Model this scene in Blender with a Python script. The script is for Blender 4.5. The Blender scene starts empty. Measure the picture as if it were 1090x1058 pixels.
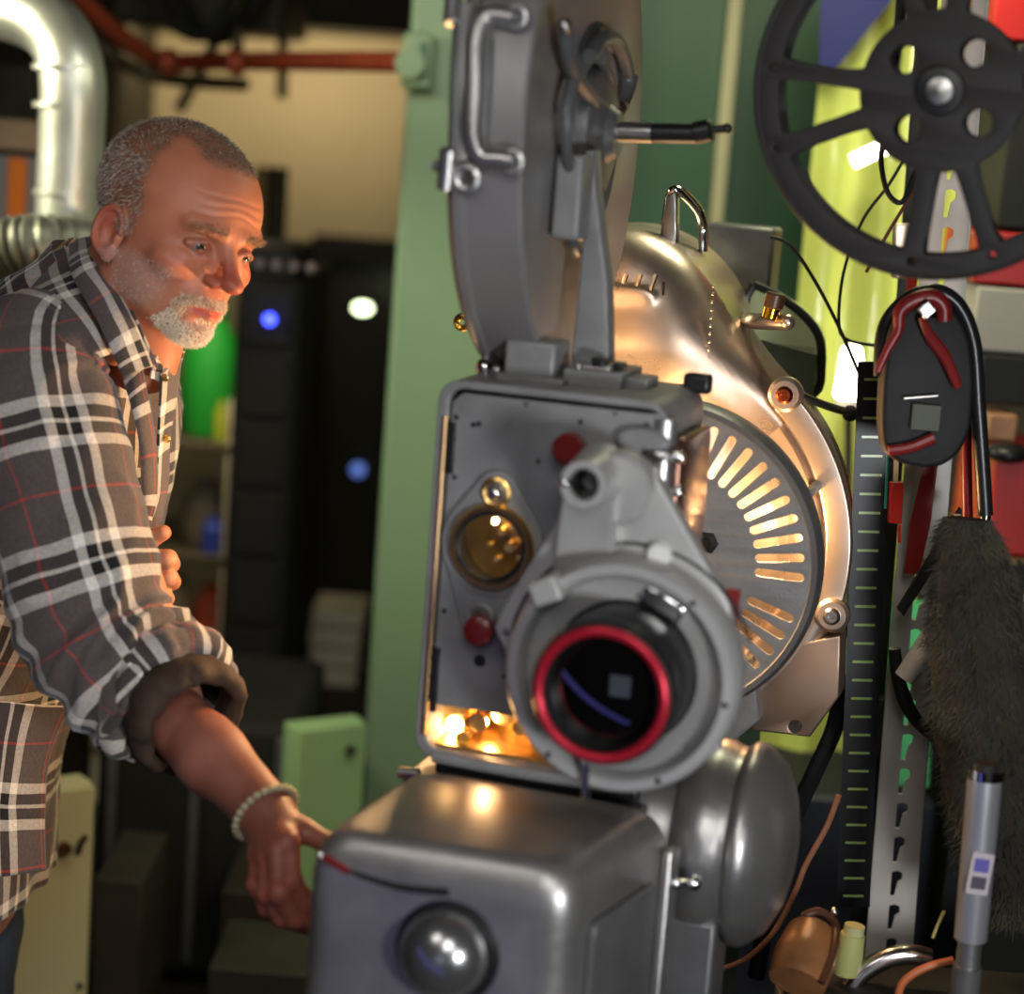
import bpy, bmesh, math, random
import numpy as np
from math import pi, sin, cos, radians
from mathutils import Matrix, Vector, noise
random.seed(7); rng = np.random.default_rng(5)
S = bpy.context.scene
COL = S.collection

# ------------------------------------------------------------------ camera
PITCH, ROLL, FPX = radians(10), radians(4.3), 2200.0
CAM = np.array([0, 0, 1.6])
FW = np.array([0, cos(PITCH), -sin(PITCH)])
_R0 = np.array([1., 0, 0]); _U0 = np.array([0, sin(PITCH), cos(PITCH)])
RT = cos(ROLL)*_R0 + sin(ROLL)*_U0
UP = -sin(ROLL)*_R0 + cos(ROLL)*_U0
cd = bpy.data.cameras.new('camera'); cam = bpy.data.objects.new('camera', cd); COL.objects.link(cam)
cam.matrix_world = Matrix([[RT[0], UP[0], -FW[0], CAM[0]], [RT[1], UP[1], -FW[1], CAM[1]], [RT[2], UP[2], -FW[2], CAM[2]], [0, 0, 0, 1]])
cd.sensor_width = 36; cd.sensor_fit = 'HORIZONTAL'; cd.lens = FPX/1090*36; cd.clip_start = .05
cd.dof.use_dof = True; cd.dof.focus_distance = 2.36; cd.dof.aperture_fstop = 2.3; cd.dof.aperture_blades = 0
S.camera = cam
# ------------------------------------------------------------------ world, exposure
S.view_settings.view_transform = 'Standard'; S.view_settings.look = 'None'
S.view_settings.exposure = 0.0; S.view_settings.gamma = 1; S.view_settings.use_curve_mapping = False
W = bpy.data.worlds.new('world'); S.world = W; W.use_nodes = True
W.node_tree.nodes['Background'].inputs[0].default_value = (.55, .5, .42, 1)
W.node_tree.nodes['Background'].inputs[1].default_value = .020

def ray(x, y): return FW + (x-545)/FPX*RT + (529-y)/FPX*UP
def P(x, y, Y):                      # the world point seen at pixel x, y whose world y is Y
    d = ray(x, y); return CAM + d*(Y/d[1])
def Pz(x, y, z):
    d = ray(x, y); return CAM + d*((z-CAM[2])/d[2])
# projector frame: u = to its side, f = forward along the lens axis, z = up
YAW = radians(16)
UU = np.array([cos(YAW), -sin(YAW), 0]); FF = np.array([-sin(YAW), -cos(YAW), 0]); ZZ = np.array([0, 0, 1.])
OO = P(600, 600, 1.95)
def J(u, f, w): return OO + UU*u + FF*f + ZZ*w
def L(x, y, f0):                     # pixel to (u, w) on the plane f = f0
    d = ray(x, y); t = (f0-(CAM-OO)@FF)/(d@FF); X = CAM+t*d-OO; return (float(X@UU), float(X[2]))
def JL(x, y, f0): a = L(x, y, f0); return J(a[0], f0, a[1])
def frame(o, x, y, z): return Matrix([[x[0], y[0], z[0], o[0]], [x[1], y[1], z[1], o[1]], [x[2], y[2], z[2], o[2]], [0, 0, 0, 1]])
def FR(f0): return frame(J(0, f0, 0), UU, ZZ, FF)   # plates across the lens axis: (u, w) then thickness towards the lens
def SR(u0): return frame(J(u0, 0, 0), FF, ZZ, -UU)  # plates along the lens axis: (f, w)
def nrm(v): v = np.array(v, float); return v/np.linalg.norm(v)
def axisframe(o, d):
    z = nrm(d); a = np.array([0, 0, 1.]) if abs(z[2]) < .9 else np.array([1., 0, 0])
    x = nrm(np.cross(a, z)); y = np.cross(z, x); return frame(o, x, y, z)

# ------------------------------------------------------------------ lights
def area(loc, target, size, power, col, sy=None, spread=None):
    l = bpy.data.lights.new('light', 'AREA'); l.energy = power; l.color = col; l.size = size
    if sy: l.shape = 'RECTANGLE'; l.size_y = sy
    if spread: l.spread = spread
    o = bpy.data.objects.new('light', l); COL.objects.link(o); o.location = loc
    o.rotation_euler = (Vector(target)-Vector(loc)).to_track_quat('-Z', 'Y').to_euler(); return o
def point(loc, power, col, r=.02):
    l = bpy.data.lights.new('light', 'POINT'); l.energy = power; l.color = col; l.shadow_soft_size = r
    o = bpy.data.objects.new('light', l); COL.objects.link(o); o.location = loc; return o
WARM = (1, .60, .27)
area((.72, .45, 1.10), JL(600, 600, 0), .22, 6.6, (.95, .97, 1.0), spread=radians(115))             # bench lamp to the right, before the lens
area((-.9, .4, 2.5), P(200, 600, 2.1), .6, 5.5, (1, .95, .92))                   # soft ceiling light behind the viewer
point(J(-.180, -.27, -.02), 9.0, WARM, .02)                                     # bare lamp between picture head and lamp house
point(J(.0, -.385, .085), 2.2, WARM, .02)                                      # lamp behind the vented disc
point(J(.13, -.40, -.02), 2.0, WARM, .015)
area(P(300, 36, 5.74), P(300, 120, 6.15), .8, 4.6, (1, .80, .50), sy=.15)               # ceiling lamp on the back wall
area(P(330, 60, 2.9)+np.array([0, -.2, .3]), P(430, 420, 3.8), .3, 1.9, (1, .98, .82), spread=radians(110))   # lamp before the green pillar
area(P(930, 60, 2.75)+np.array([0.0, 0, .35]), P(905, 560, 3.3), .25, 6.5, (1, 1, .66), sy=.25)   # tube before the curtain
area((.15, -.35, 2.3), JL(600, 560, 0), .8, 2.8, (1, .98, .96), spread=radians(70))               # unseen fill light added over the viewer for the projector front
area(P(205, 235, 4.35)+np.array([0, 0, .1]), P(215, 560, 4.6), .25, 1.3, (1, .85, .6), spread=radians(90))   # unseen light added to brighten the shelving clutter
area(P(885, 640, 2.85), P(850, 790, 3.38), .15, 1.2, (1, 1, .7))               # unseen light added to brighten the curtain panel
area((-1.9, 2.8, 2.0), P(75, 170, 3.2), .3, 6.5, (1, .92, .66), spread=radians(60))                # lamp left of the duct

# ------------------------------------------------------------------ materials
def lin(h):
    h = h.lstrip('#'); r = [int(h[i:i+2], 16)/255 for i in (0, 2, 4)]
    return tuple((v/12.92 if v <= .04045 else ((v+.055)/1.055)**2.4) for v in r)
MATS = {}
def mat(name, col, metal=0, rough=.5, var=.0, scale=20, bump=0, bscale=60, emit=None, es=0, coat=0, trans=0, ior=1.45, sss=0, rvar=0, wear=None):
    if name in MATS: return MATS[name]
    m = bpy.data.materials.new(name); m.use_nodes = True; nt = m.node_tree; b = nt.nodes['Principled BSDF']
    if isinstance(col, str): col = lin(col)
    b.inputs['Base Color'].default_value = (*col, 1); b.inputs['Metallic'].default_value = metal; b.inputs['Roughness'].default_value = rough
    b.inputs['Coat Weight'].default_value = coat; b.inputs['Transmission Weight'].default_value = trans; b.inputs['IOR'].default_value = ior
    tc = nt.nodes.new('ShaderNodeTexCoord')
    def nz(sc, det=4):
        n = nt.nodes.new('ShaderNodeTexNoise'); n.inputs['Scale'].default_value = sc; n.inputs['Detail'].default_value = det
        nt.links.new(tc.outputs['Object'], n.inputs['Vector']); return n
    if var:
        n = nz(scale); mr = nt.nodes.new('ShaderNodeMapRange'); mr.inputs[1].default_value = .3; mr.inputs[2].default_value = .7
        mr.inputs[3].default_value = 1-var; mr.inputs[4].default_value = 1+var; nt.links.new(n.outputs[0], mr.inputs[0])
        mx = nt.nodes.new('ShaderNodeVectorMath'); mx.operation = 'SCALE'; mx.inputs[0].default_value = col
        nt.links.new(mr.outputs[0], mx.inputs['Scale']); out = mx.outputs[0]
        if wear:
            n2 = nz(wear[1], 8); cr = nt.nodes.new('ShaderNodeValToRGB'); cr.color_ramp.elements[0].position = wear[2]; cr.color_ramp.elements[1].position = wear[2]+.06
            nt.links.new(n2.outputs[0], cr.inputs[0]); mm = nt.nodes.new('ShaderNodeMix'); mm.data_type = 'RGBA'
            nt.links.new(cr.outputs[0], mm.inputs['Factor']); nt.links.new(out, mm.inputs['A']); mm.inputs['B'].default_value = (*wear[0], 1); out = mm.outputs['Result']
        nt.links.new(out, b.inputs['Base Color'])
    if rvar:
        n = nz(9, 6); mr = nt.nodes.new('ShaderNodeMapRange'); mr.inputs[1].default_value = .3; mr.inputs[2].default_value = .7
        mr.inputs[3].default_value = max(0, rough-rvar); mr.inputs[4].default_value = rough+rvar; nt.links.new(n.outputs[0], mr.inputs[0]); nt.links.new(mr.outputs[0], b.inputs['Roughness'])
    if bump:
        n = nz(bscale, 3); bp = nt.nodes.new('ShaderNodeBump'); bp.inputs['Strength'].default_value = bump; bp.inputs['Distance'].default_value = .002
        nt.links.new(n.outputs[0], bp.inputs['Height']); nt.links.new(bp.outputs[0], b.inputs['Normal'])
    if emit: b.inputs['Emission Color'].default_value = (*emit, 1); b.inputs['Emission Strength'].default_value = es
    if sss: b.inputs['Subsurface Weight'].default_value = sss; b.inputs['Subsurface Radius'].default_value = (.012, .005, .003); b.inputs['Subsurface Scale'].default_value = 1
    MATS[name] = m; return m
M_ham = mat('hammered grey paint', (.20, .20, .20), .15, .42, .12, 30, .25, 300, rvar=.08)
M_hamd = mat('darker grey paint', (.13, .13, .13), .4, .4, .15, 25, .15, 200)
M_alu = mat('cast aluminium', (.42, .41, .40), .85, .36, .1, 14, .2, 120, rvar=.08)
M_brk = mat('light grey cast bracket', (.36, .355, .345), .25, .38, .08, 14, .15, 120, rvar=.08)
M_base = mat('worn steel paint', (.30, .29, .28), .75, .36, .18, 9, .15, 90, rvar=.1)
M_mag = mat('magazine grey paint', (.25, .24, .235), .4, .40, .12, 7, .1, 90, rvar=.06)
M_lamp = mat('champagne metal shell', (.62, .50, .41), .92, .33, .12, 7, .1, 60, rvar=.1)
M_chrome = mat('polished chrome', (.75, .75, .76), 1, .12)
M_steel = mat('brushed steel', (.45, .44, .42), 1, .3, .1, 30)
M_black = mat('black enamel', (.012, .012, .012), .1, .35)
M_matte = mat('matte black', (.008, .008, .007), 0, .7)
M_brass = mat('warm brass', (.75, .47, .16), 1, .28, .1, 40)
M_red = mat('dark red plastic', (.16, .012, .012), 0, .3)
M_ring = mat('red anodised ring', (.42, .012, .03), .5, .3)
M_glass = mat('coated lens glass', (.002, .002, .002), 0, .03, coat=1, ior=1.7)
M_bulb = mat('lit bulb', (1, .7, .3), 0, .4, emit=(1, .6, .22), es=30)
M_red2 = mat('bright red plastic', (.55, .02, .015), 0, .4)

# ------------------------------------------------------------------ mesh builder (world coordinates)
class MB:
    def __init__(s): s.v = []; s.f = []; s.uv = None; s.col = None
    def add(s, vs, fs, mtx=None):
        b = len(s.v)
        if mtx is not None:
            A = np.array(mtx); vs = np.array(vs, float)@A[:3, :3].T + A[:3, 3]
        s.v.extend([tuple(map(float, q)) for q in vs]); s.f.extend([tuple(i+b for i in q) for q in fs]); return s
    def box(s, x0, x1, y0, y1, z0, z1, mtx=None):
        vs = [(x, y, z) for x in (x0, x1) for y in (y0, y1) for z in (z0, z1)]
        return s.add(vs, [(0, 1, 3, 2), (4, 6, 7, 5), (0, 4, 5, 1), (2, 3, 7, 6), (0, 2, 6, 4), (1, 5, 7, 3)], mtx)
    def lathe(s, prof, mtx=None, seg=48, a0=0, a1=2*pi, caps=True):      # prof: (r, z)
        full = abs(a1-a0-2*pi) < 1e-6; n = seg if full else seg+1
        vs = []; fs = []
        for i in range(n):
            a = a0+(a1-a0)*i/seg
            vs += [(r*cos(a), r*sin(a), z) for r, z in prof]
        k = len(prof)
        for i in range(seg):
            j = (i+1) % n
            for q in range(k-1): fs.append((i*k+q, j*k+q, j*k+q+1, i*k+q+1))
        if full and caps:
            for e, rev in ((0, True), (k-1, False)):
                if prof[e][0] > 1e-5:
                    loop = [i*k+e for i in range(n)]; fs.append(tuple(loop[::-1] if rev else loop))
        return s.add(vs, fs, mtx)
    def cyl(s, p0, p1, r0, r1=None, seg=24, ch=0):
        r1 = r0 if r1 is None else r1; p0 = np.array(p0, float); p1 = np.array(p1, float); h = float(np.linalg.norm(p1-p0))
        pr = [(r0, 0), (r1, h)] if not ch else [(r0-ch, 0), (r0, ch), (r1, h-ch), (r1-ch, h)]
        return s.lathe(pr, axisframe(p0, p1-p0), seg)
    def ball(s, c, r, sc=(1, 1, 1), seg=24, mtx=None):
        k = 12; pr = [(r*sin(pi*i/k), -r*cos(pi*i/k)) for i in range(k+1)]
        A = Matrix.Translation(Vector(c)) @ (mtx or Matrix.Identity(4)) @ Matrix.Diagonal((*sc, 1)); return s.lathe(pr, A, seg)
    def torus(s, mtx, R, r, seg=64, k=12, a0=0, a1=2*pi):
        pr = [(R+r*cos(2*pi*i/k), r*sin(2*pi*i/k)) for i in range(k+1)]
        full = abs(a1-a0-2*pi) < 1e-6; n = seg if full else seg+1; pr = pr[:-1]; vs = []; fs = []
        for i in range(n):
            a = a0+(a1-a0)*i/seg; vs += [(q*cos(a), q*sin(a), z) for q, z in pr]
        for i in range(seg):
            j = (i+1) % n
            for q in range(k): fs.append((i*k+q, j*k+q, j*k+(q+1) % k, i*k+(q+1) % k))
        return s.add(vs, fs, mtx)
    def tube(s, pts, r, k=10, smooth=6):
        pts = [np.array(p, float) for p in pts]
        if smooth and len(pts) > 2:
            q = []; n = len(pts)
            for i in range(n-1):
                a, b, c, d = pts[max(i-1, 0)], pts[i], pts[i+1], pts[min(i+2, n-1)]
                for t in np.linspace(0, 1, smooth, endpoint=False):
                    q.append(.5*((2*b)+(-a+c)*t+(2*a-5*b+4*c-d)*t*t+(-a+3*b-3*c+d)*t**3))
            q.append(pts[-1]); pts = q
        n = len(pts); rr = r if hasattr(r, '__len__') else [r]*n
        if len(rr) != n: rr = np.interp(np.linspace(0, 1, n), np.linspace(0, 1, len(rr)), rr)
        T = [nrm(pts[min(i+1, n-1)]-pts[max(i-1, 0)]) for i in range(n)]
        x = np.cross(T[0], [0, 0, 1.]); x = nrm(x if np.linalg.norm(x) > .05 else np.cross(T[0], [1., 0, 0])); vs = []; fs = []
        for i in range(n):
            x = nrm(x-T[i]*(x@T[i])); y = np.cross(T[i], x)
            vs += [pts[i]+rr[i]*(cos(2*pi*j/k)*x+sin(2*pi*j/k)*y) for j in range(k)]
        for i in range(n-1):
            for j in range(k): fs.append((i*k+j, i*k+(j+1) % k, (i+1)*k+(j+1) % k, (i+1)*k+j))
        fs.append(tuple(range(k))[::-1]); fs.append(tuple((n-1)*k+j for j in range(k)))
        return s.add(vs, fs)
    def plate(s, outer, holes, th, mtx, bev=0, both=False):       # outline with holes; front at local z=th, back at z=0
        cu = bpy.data.curves.new('t', 'CURVE'); cu.dimensions = '2D'; cu.fill_mode = 'BOTH'; cu.extrude = th/2-bev; cu.bevel_depth = bev; cu.bevel_resolution = 2
        cu.offset = -bev
        for lp in [outer]+list(holes):
            sp = cu.splines.new('POLY'); sp.points.add(len(lp)-1)
            for i, q in enumerate(lp): sp.points[i].co = (q[0], q[1], 0, 1)
            sp.use_cyclic_u = True
        ob = bpy.data.objects.new('t', cu); me = bpy.data.meshes.new_from_object(ob)
        vs = [(v.co.x, v.co.y, v.co.z+th/2) for v in me.vertices]; fs = [tuple(p.vertices) for p in me.polygons]
        bpy.data.objects.remove(ob); bpy.data.curves.remove(cu); bpy.data.meshes.remove(me)
        return s.add(vs, fs, mtx)
    def loft(s, rings, close=False, cap=True, uv=None):
        n = len(rings); k = len(rings[0]); fs = []
        for i in range(n-1):
            for j in range(k): fs.append((i*k+j, i*k+(j+1) % k, (i+1)*k+(j+1) % k, (i+1)*k+j))
        if cap: fs.append(tuple(range(k))[::-1]); fs.append(tuple((n-1)*k+j for j in range(k)))
        return s.add([q for r in rings for q in r], fs)

def mkmesh(name, mb, m, ang=35, bevel=0, seg=2, smooth=True, weld=True):
    me = bpy.data.meshes.new(name); me.from_pydata(mb.v, [], mb.f); me.update()
    bm = bmesh.new(); bm.from_mesh(me)
    if weld: bmesh.ops.remove_doubles(bm, verts=bm.verts, dist=1e-5)
    bmesh.ops.recalc_face_normals(bm, faces=bm.faces)
    bm.to_mesh(me); bm.free()
    if smooth:
        me.shade_smooth(); me.set_sharp_from_angle(angle=radians(ang))
    for q in (m if isinstance(m, (list, tuple)) else [m]): me.materials.append(q)
    return me
def part(name, mb, m, parent=None, bevel=0, seg=2, ang=35, label=None, smooth=True, weld=True):
    me = mkmesh(name, mb, m, ang, smooth=smooth, weld=weld); o = bpy.data.objects.new(name, me); COL.objects.link(o)
    if parent is not None:
        base = np.array(parent.matrix_basis.translation); q = parent.parent
        while q is not None: base = base+np.array(q.matrix_basis.translation); q = q.parent
    else:
        a = np.array([v.co[:] for v in me.vertices]); lo, hi = a.min(0), a.max(0)
        base = np.array([(lo[0]+hi[0])/2, (lo[1]+hi[1])/2, lo[2]]); o.location = base
    me.transform(Matrix.Translation(Vector(-base)))
    if parent is not None: o.parent = parent
    if bevel:
        b = o.modifiers.new('bevel', 'BEVEL'); b.width = bevel; b.segments = seg; b.limit_method = 'ANGLE'; b.angle_limit = radians(40); b.harden_normals = False
    if label: o['label'] = label
    return o
def tag(o, label, cat, group=None):
    o['label'] = label; o['category'] = cat
    if group: o['group'] = group
    return o
def thing(name, label, cat, loc, group=None):
    o = bpy.data.objects.new(name, None); o.empty_display_size = .05; COL.objects.link(o); o.location = loc; return tag(o, label, cat, group)
def struct(name, mb, m, **k):
    o = part(name, mb, m, **k); o['kind'] = 'structure'; return o
def one(name, label, cat, mb, m, group=None, **k): return tag(part(name, mb, m, **k), label, cat, group)
def circ(cx, cy, r, n=48, a0=0, a1=2*pi): return [(cx+r*cos(a0+(a1-a0)*i/n), cy+r*sin(a0+(a1-a0)*i/n)) for i in range(n)]
def rrect(x0, x1, y0, y1, r, n=6):
    o = []
    for cx, cy, a in ((x1-r, y1-r, 0), (x0+r, y1-r, pi/2), (x0+r, y0+r, pi), (x1-r, y0+r, 3*pi/2)):
        o += [(cx+r*cos(a+pi/2*i/n), cy+r*sin(a+pi/2*i/n)) for i in range(n+1)]
    return o
def smoothpoly(pts, it=2):
    for _ in range(it):
        q = []
        for i in range(len(pts)):
            a, b = np.array(pts[i]), np.array(pts[(i+1) % len(pts)]); q += [tuple(.75*a+.25*b), tuple(.25*a+.75*b)]
        pts = q
    return pts

# ------------------------------------------------------------------ implicit surfaces
def sE(p, c, r, R=None):            # ellipsoid
    q = p-np.array(c, np.float32)
    if R is not None: q = q@np.array(R, np.float32)
    r = np.array(r, np.float32); k0 = np.sqrt(((q/r)**2).sum(-1)); k1 = np.sqrt(((q/(r*r))**2).sum(-1)); return k0*(k0-1)/np.maximum(k1, 1e-6)
def sC(p, a, b, r0, r1=None):       # tapered capsule
    r1 = r0 if r1 is None else r1; a = np.array(a, np.float32); b = np.array(b, np.float32)
    ab = b-a; t = np.clip(((p-a)@ab)/(ab@ab+1e-12), 0, 1); return np.sqrt(((p-a-t[..., None]*ab)**2).sum(-1))-(r0+(r1-r0)*t)
def smin(a, b, k): h = np.clip(.5+.5*(b-a)/k, 0, 1); return b*(1-h)+a*h-k*h*(1-h)
def smax(a, b, k): return -smin(-a, -b, k)
def surfnet(fn, lo, hi, h):
    lo = np.array(lo, float); n = np.ceil((np.array(hi)-lo)/h).astype(int)+1
    xs = [(lo[i]+h*np.arange(n[i])).astype(np.float32) for i in range(3)]
    V = np.empty(n, np.float32)
    for i in range(n[0]):
        g = np.stack(np.meshgrid(xs[0][i:i+1], xs[1], xs[2], indexing='ij'), -1); V[i] = fn(g)[0]
    V[0] = V[-1] = 1; V[:, 0] = V[:, -1] = 1; V[:, :, 0] = V[:, :, -1] = 1
    I = V < 0; c = np.zeros(n-1, int); acc = np.zeros((*(n-1), 3), np.float32); cnt = np.zeros(n-1, np.float32)
    sl = lambda o: tuple(slice(o[i], o[i]+n[i]-1) for i in range(3))
    for ax in range(3):
        o1, o2 = [(a, b) for a in range(3) if a != ax for b in range(3) if b != ax and b > a][0]
        for i in (0, 1):
            for j in (0, 1):
                o = [0, 0, 0]; o[o1] = i; o[o2] = j; e = list(o); e[ax] = 1
                va, vb = V[sl(o)], V[sl(e)]; cr = (va < 0) != (vb < 0)
                t = np.where(cr, va/np.where(cr, va-vb, 1), 0)
                pt = np.zeros((*(n-1), 3), np.float32); pt[..., o1] = i; pt[..., o2] = j; pt[..., ax] = t
                acc += pt*cr[..., None]; cnt += cr
    act = cnt > 0; idx = -np.ones(n-1, int); idx[act] = np.arange(act.sum())
    ijk = np.argwhere(act); vs = lo+h*(ijk+acc[act]/cnt[act][:, None]); faces = []
    for ax in range(3):
        o1, o2 = [q for q in range(3) if q != ax]
        a = I[tuple(slice(0, -1) if q == ax else slice(1, -1) for q in range(3))]
        b = I[tuple(slice(1, None) if q == ax else slice(1, -1) for q in range(3))]
        w = np.argwhere(a != b)
        if not len(w): continue
        base = w.copy(); base[:, o1] += 1; base[:, o2] += 1
        def g(d1, d2): k = base.copy(); k[:, o1] -= d1; k[:, o2] -= d2; return idx[k[:, 0], k[:, 1], k[:, 2]]
        q = np.stack([g(1, 1), g(0, 1), g(0, 0), g(1, 0)], 1); flip = a[w[:, 0], w[:, 1], w[:, 2]]
        if ax == 1: flip = ~flip
        q[~flip] = q[~flip][:, ::-1]; faces.append(q)
    return vs, np.concatenate(faces)
# ------------------------------------------------------------------ the room
def quadbox(name, pts, depth, m, **k):   # front outline (world points in one plane y=const), given thickness backwards
    mb = MB(); n = len(pts); a = [np.array(p) for p in pts]; b = [p+np.array([0, depth, 0]) for p in a]
    mb.add(a+b, [tuple(range(n)), tuple(range(2*n-1, n-1, -1))]+[(i, (i+1) % n, n+(i+1) % n, n+i) for i in range(n)]); return mb
M_floor = mat('dark worn floor', (.035, .03, .024), 0, .5, .3, 4)
M_beige = mat('cream wall', (.46, .39, .25), 0, .8, .10, 1.5, .1, 30)
M_dark = mat('dark brown ceiling', (.05, .045, .028), 0, .8, .3, 3)
struct('floor', MB().box(-3.5, 3.5, -1.5, 6.3, -.1, 0), M_floor)
struct('ceiling', MB().box(-3.5, 3.5, -1.5, 6.3, 2.75, 2.85), M_dark)
struct('wall_back', MB().box(-3.5, 3.5, 6.15, 6.3, 0, 2.75), M_beige)
struct('wall_left', MB().box(-3.6, -3.5, -1.5, 6.3, 0, 2.75), M_dark)
struct('wall_right', MB().box(3.5, 3.6, -1.5, 6.3, 0, 2.75), M_dark)
struct('wall_front', MB().box(-3.5, 3.5, -1.6, -1.5, 0, 2.75), mat('dim grey wall', (.10, .10, .095), 0, .8))
# green column that carries the wall behind the projector
x0 = P(412, 415, 3.8)[0]; x1 = P(872, 200, 3.8)[0]
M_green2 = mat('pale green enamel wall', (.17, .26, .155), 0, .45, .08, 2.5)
M_green3 = mat('shaded green enamel wall', (.028, .085, .04), 0, .45, .12, 2.5)  # same green wall, its shaded right half painted in as darker green
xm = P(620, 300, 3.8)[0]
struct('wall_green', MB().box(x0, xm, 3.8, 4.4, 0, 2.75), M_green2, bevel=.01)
struct('wall_green_shaded', MB().box(xm, x1, 3.86, 4.4, 0, 2.75), M_green3)
zb = P(300, 26, 5.7)[2]; struct('trim_2', MB().box(-3.4, P(412, 100, 5.7)[0]+.3, 5.7, 6.15, zb, 2.75), M_dark)
struct('trim_3', MB().box(-3.4, P(108, 300, 5.5)[0], 5.5, 6.15, 0, 2.75), M_dark)
a = P(773, 110, 3.85); struct('trim_1', MB().box(a[0]-.012, a[0]+.012, 3.82, 3.86, 0, 2.75), mat('cream trim', (.45, .42, .25), 0, .5), bevel=.004)
# door with dark glass
dl, dr = P(322, 400, 6.0)[0], P(418, 400, 6.0)[0]; dz = P(370, 254, 6.0)[2]
dr = max(dr, dl+.3)
dm = MB().plate([(dl, 0), (dr+.1, 0), (dr+.1, dz), (dl, dz)], [[(dl+.05, .1), (dr+.03, .1), (dr+.03, dz-.06), (dl+.05, dz-.06)]], .08, frame((0, 6.14, 0), (1, 0, 0), (0, 0, 1), (0, -1, 0)))
d1 = struct('door_1', dm, M_matte)
part('door_glass', MB().box(dl+.05, dr+.03, 6.09, 6.10, .1, dz-.06), mat('dark door glass', (.035, .036, .022), 0, .25), d1)

# ------------------------------------------------------------------ background things, left to right
M_duct = mat('galvanised duct', (.50, .52, .46), .85, .42, .15, 9, .3, 40)
def duct():
    t = thing('ventilation_duct', 'silver round ventilation duct with an elbow, at top left behind the man', 'duct', P(75, 240, 3.2))
    p = [P(70, 330, 3.2), P(72, 240, 3.2), P(76, 150, 3.2), P(76, 75, 3.2), P(55, 30, 3.25), P(5, 8, 3.3), P(-90, -15, 3.4), P(-220, -40, 3.5)]
    part('duct_pipe', MB().tube(p, .050, 28, 8), M_duct, t)
    for y, q in ((205, .0525), (112, .0525), (72, .0535)):
        part('seam_band', MB().cyl(P(72, y+3, 3.2), P(72, y-3, 3.2), q, seg=28), M_duct, t)
duct()
M_foil = mat('crumpled foil', (.16, .165, .13), .7, .5, .2, 12, 1, 25)
mb = MB(); pts = [P(-60, 290, 3.0), P(0, 268, 3.0), P(50, 262, 3.0), P(90, 270, 3.05), P(125, 300, 3.1)]
nn = 60; rr = [.045+.005*sin(i*2.1) for i in range(nn)]
mb.tube(pts, rr, 20, 14)
one('flexible_duct', 'crinkled silver foil flexible duct lying behind the man\'s shoulder', 'duct', mb, M_foil)
def pipe(name, label, cat, pts, r, m, group=None, **k): return one(name, label, cat, MB().tube(pts, r, 14, 8), m, group, **k)
M_copper = mat('painted red pipe', (.30, .055, .025), .2, .4, .2, 12)
t = thing('fire_pipe', 'long red overhead pipe running to the green wall', 'pipe', P(300, 65, 4.4))
part('pipe_run', MB().tube([P(60, -25, 3.9), P(130, 40, 4.1), P(178, 68, 4.3), P(200, 66, 4.35), P(300, 65, 4.1), P(432, 66, 3.75)], .019, 14, 8), M_copper, t)
for x in (252, 180): part('pipe_joint', MB().cyl(P(x-7, 66, 4.2), P(x+7, 66, 4.2), .026), M_copper, t)
pipe('ceiling_conduit', 'thin dark pipe slanting under the ceiling left of the red pipe', 'pipe', [P(60, 10, 4.6), P(120, 60, 4.6), P(170, 82, 4.6), P(260, 90, 4.9)], .016, mat('dull brown pipe', (.11, .08, .05), .2, .5))
t = thing('junction_box', 'green electrical junction box on the edge of the green wall, at the pipe end', 'electrical box', P(444, 95, 3.74))
a, b = P(426, 93, 3.74), P(462, 36, 3.74)
part('box_body', MB().box(a[0], b[0], 3.74, 3.80, a[2], b[2]), M_green2, t, bevel=.006)
part('slot_cover', MB().box(b[0]-.022, b[0]-.01, 3.733, 3.742, a[2]+.02, b[2]-.015), M_green3, t)
part('pipe_collar', MB().cyl(P(436, 67, 3.745), P(436, 67, 3.70), .026), M_green2, t)
M_dull = mat('dusty dark metal', (.055, .055, .04), .4, .6, .3, 8)
for i, (x0_, x1_, y0_, y1_, Y, lb) in enumerate(((118, 305, -40, 22, 5.0, 'dark rectangular air duct under the ceiling, above the red pipe'), (-60, 40, 70, 128, 4.4, 'dark rectangular air duct at the far left behind the round duct'))):
    a, b = P(x0_, y1_, Y), P(x1_, y0_, Y); one('ceiling_duct', lb, 'duct', MB().box(a[0], b[0], Y, Y+.5, a[2], b[2]), M_dull, bevel=.01)
for pts, lb in (([P(252, -10, 4.7), P(253, 52, 4.7)], 'short hanger rod above the red pipe'), ([P(302, -10, 5.2), P(300, 105, 5.2)], 'long hanger rod in front of the cream wall'),
                ([P(240, 18, 5.06), P(222, 60, 5.0), P(190, 118, 5.0)], 'slanting brace rod above the man\'s head')):
    one('hanger_rod', lb, 'rod', MB().tube(pts, .014, 10, 0), mat('olive rod', (.13, .12, .07), .3, .5), None)
for i in range(3):
    x = 205+i*20; one('loose_cable', ['nearest', 'middle', 'farthest'][i]+' of three loose dark cables sagging under the ceiling above the man', 'cable', MB().tube([P(x-60, -20, 4.5+i*.12), P(x-20, 28+7*i, 4.5+i*.12), P(x+20, 36-6*i, 4.5+i*.12), P(x+50, -20, 4.5+i*.12)], .012, 8, 8), M_matte, 'ceiling cables')
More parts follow.
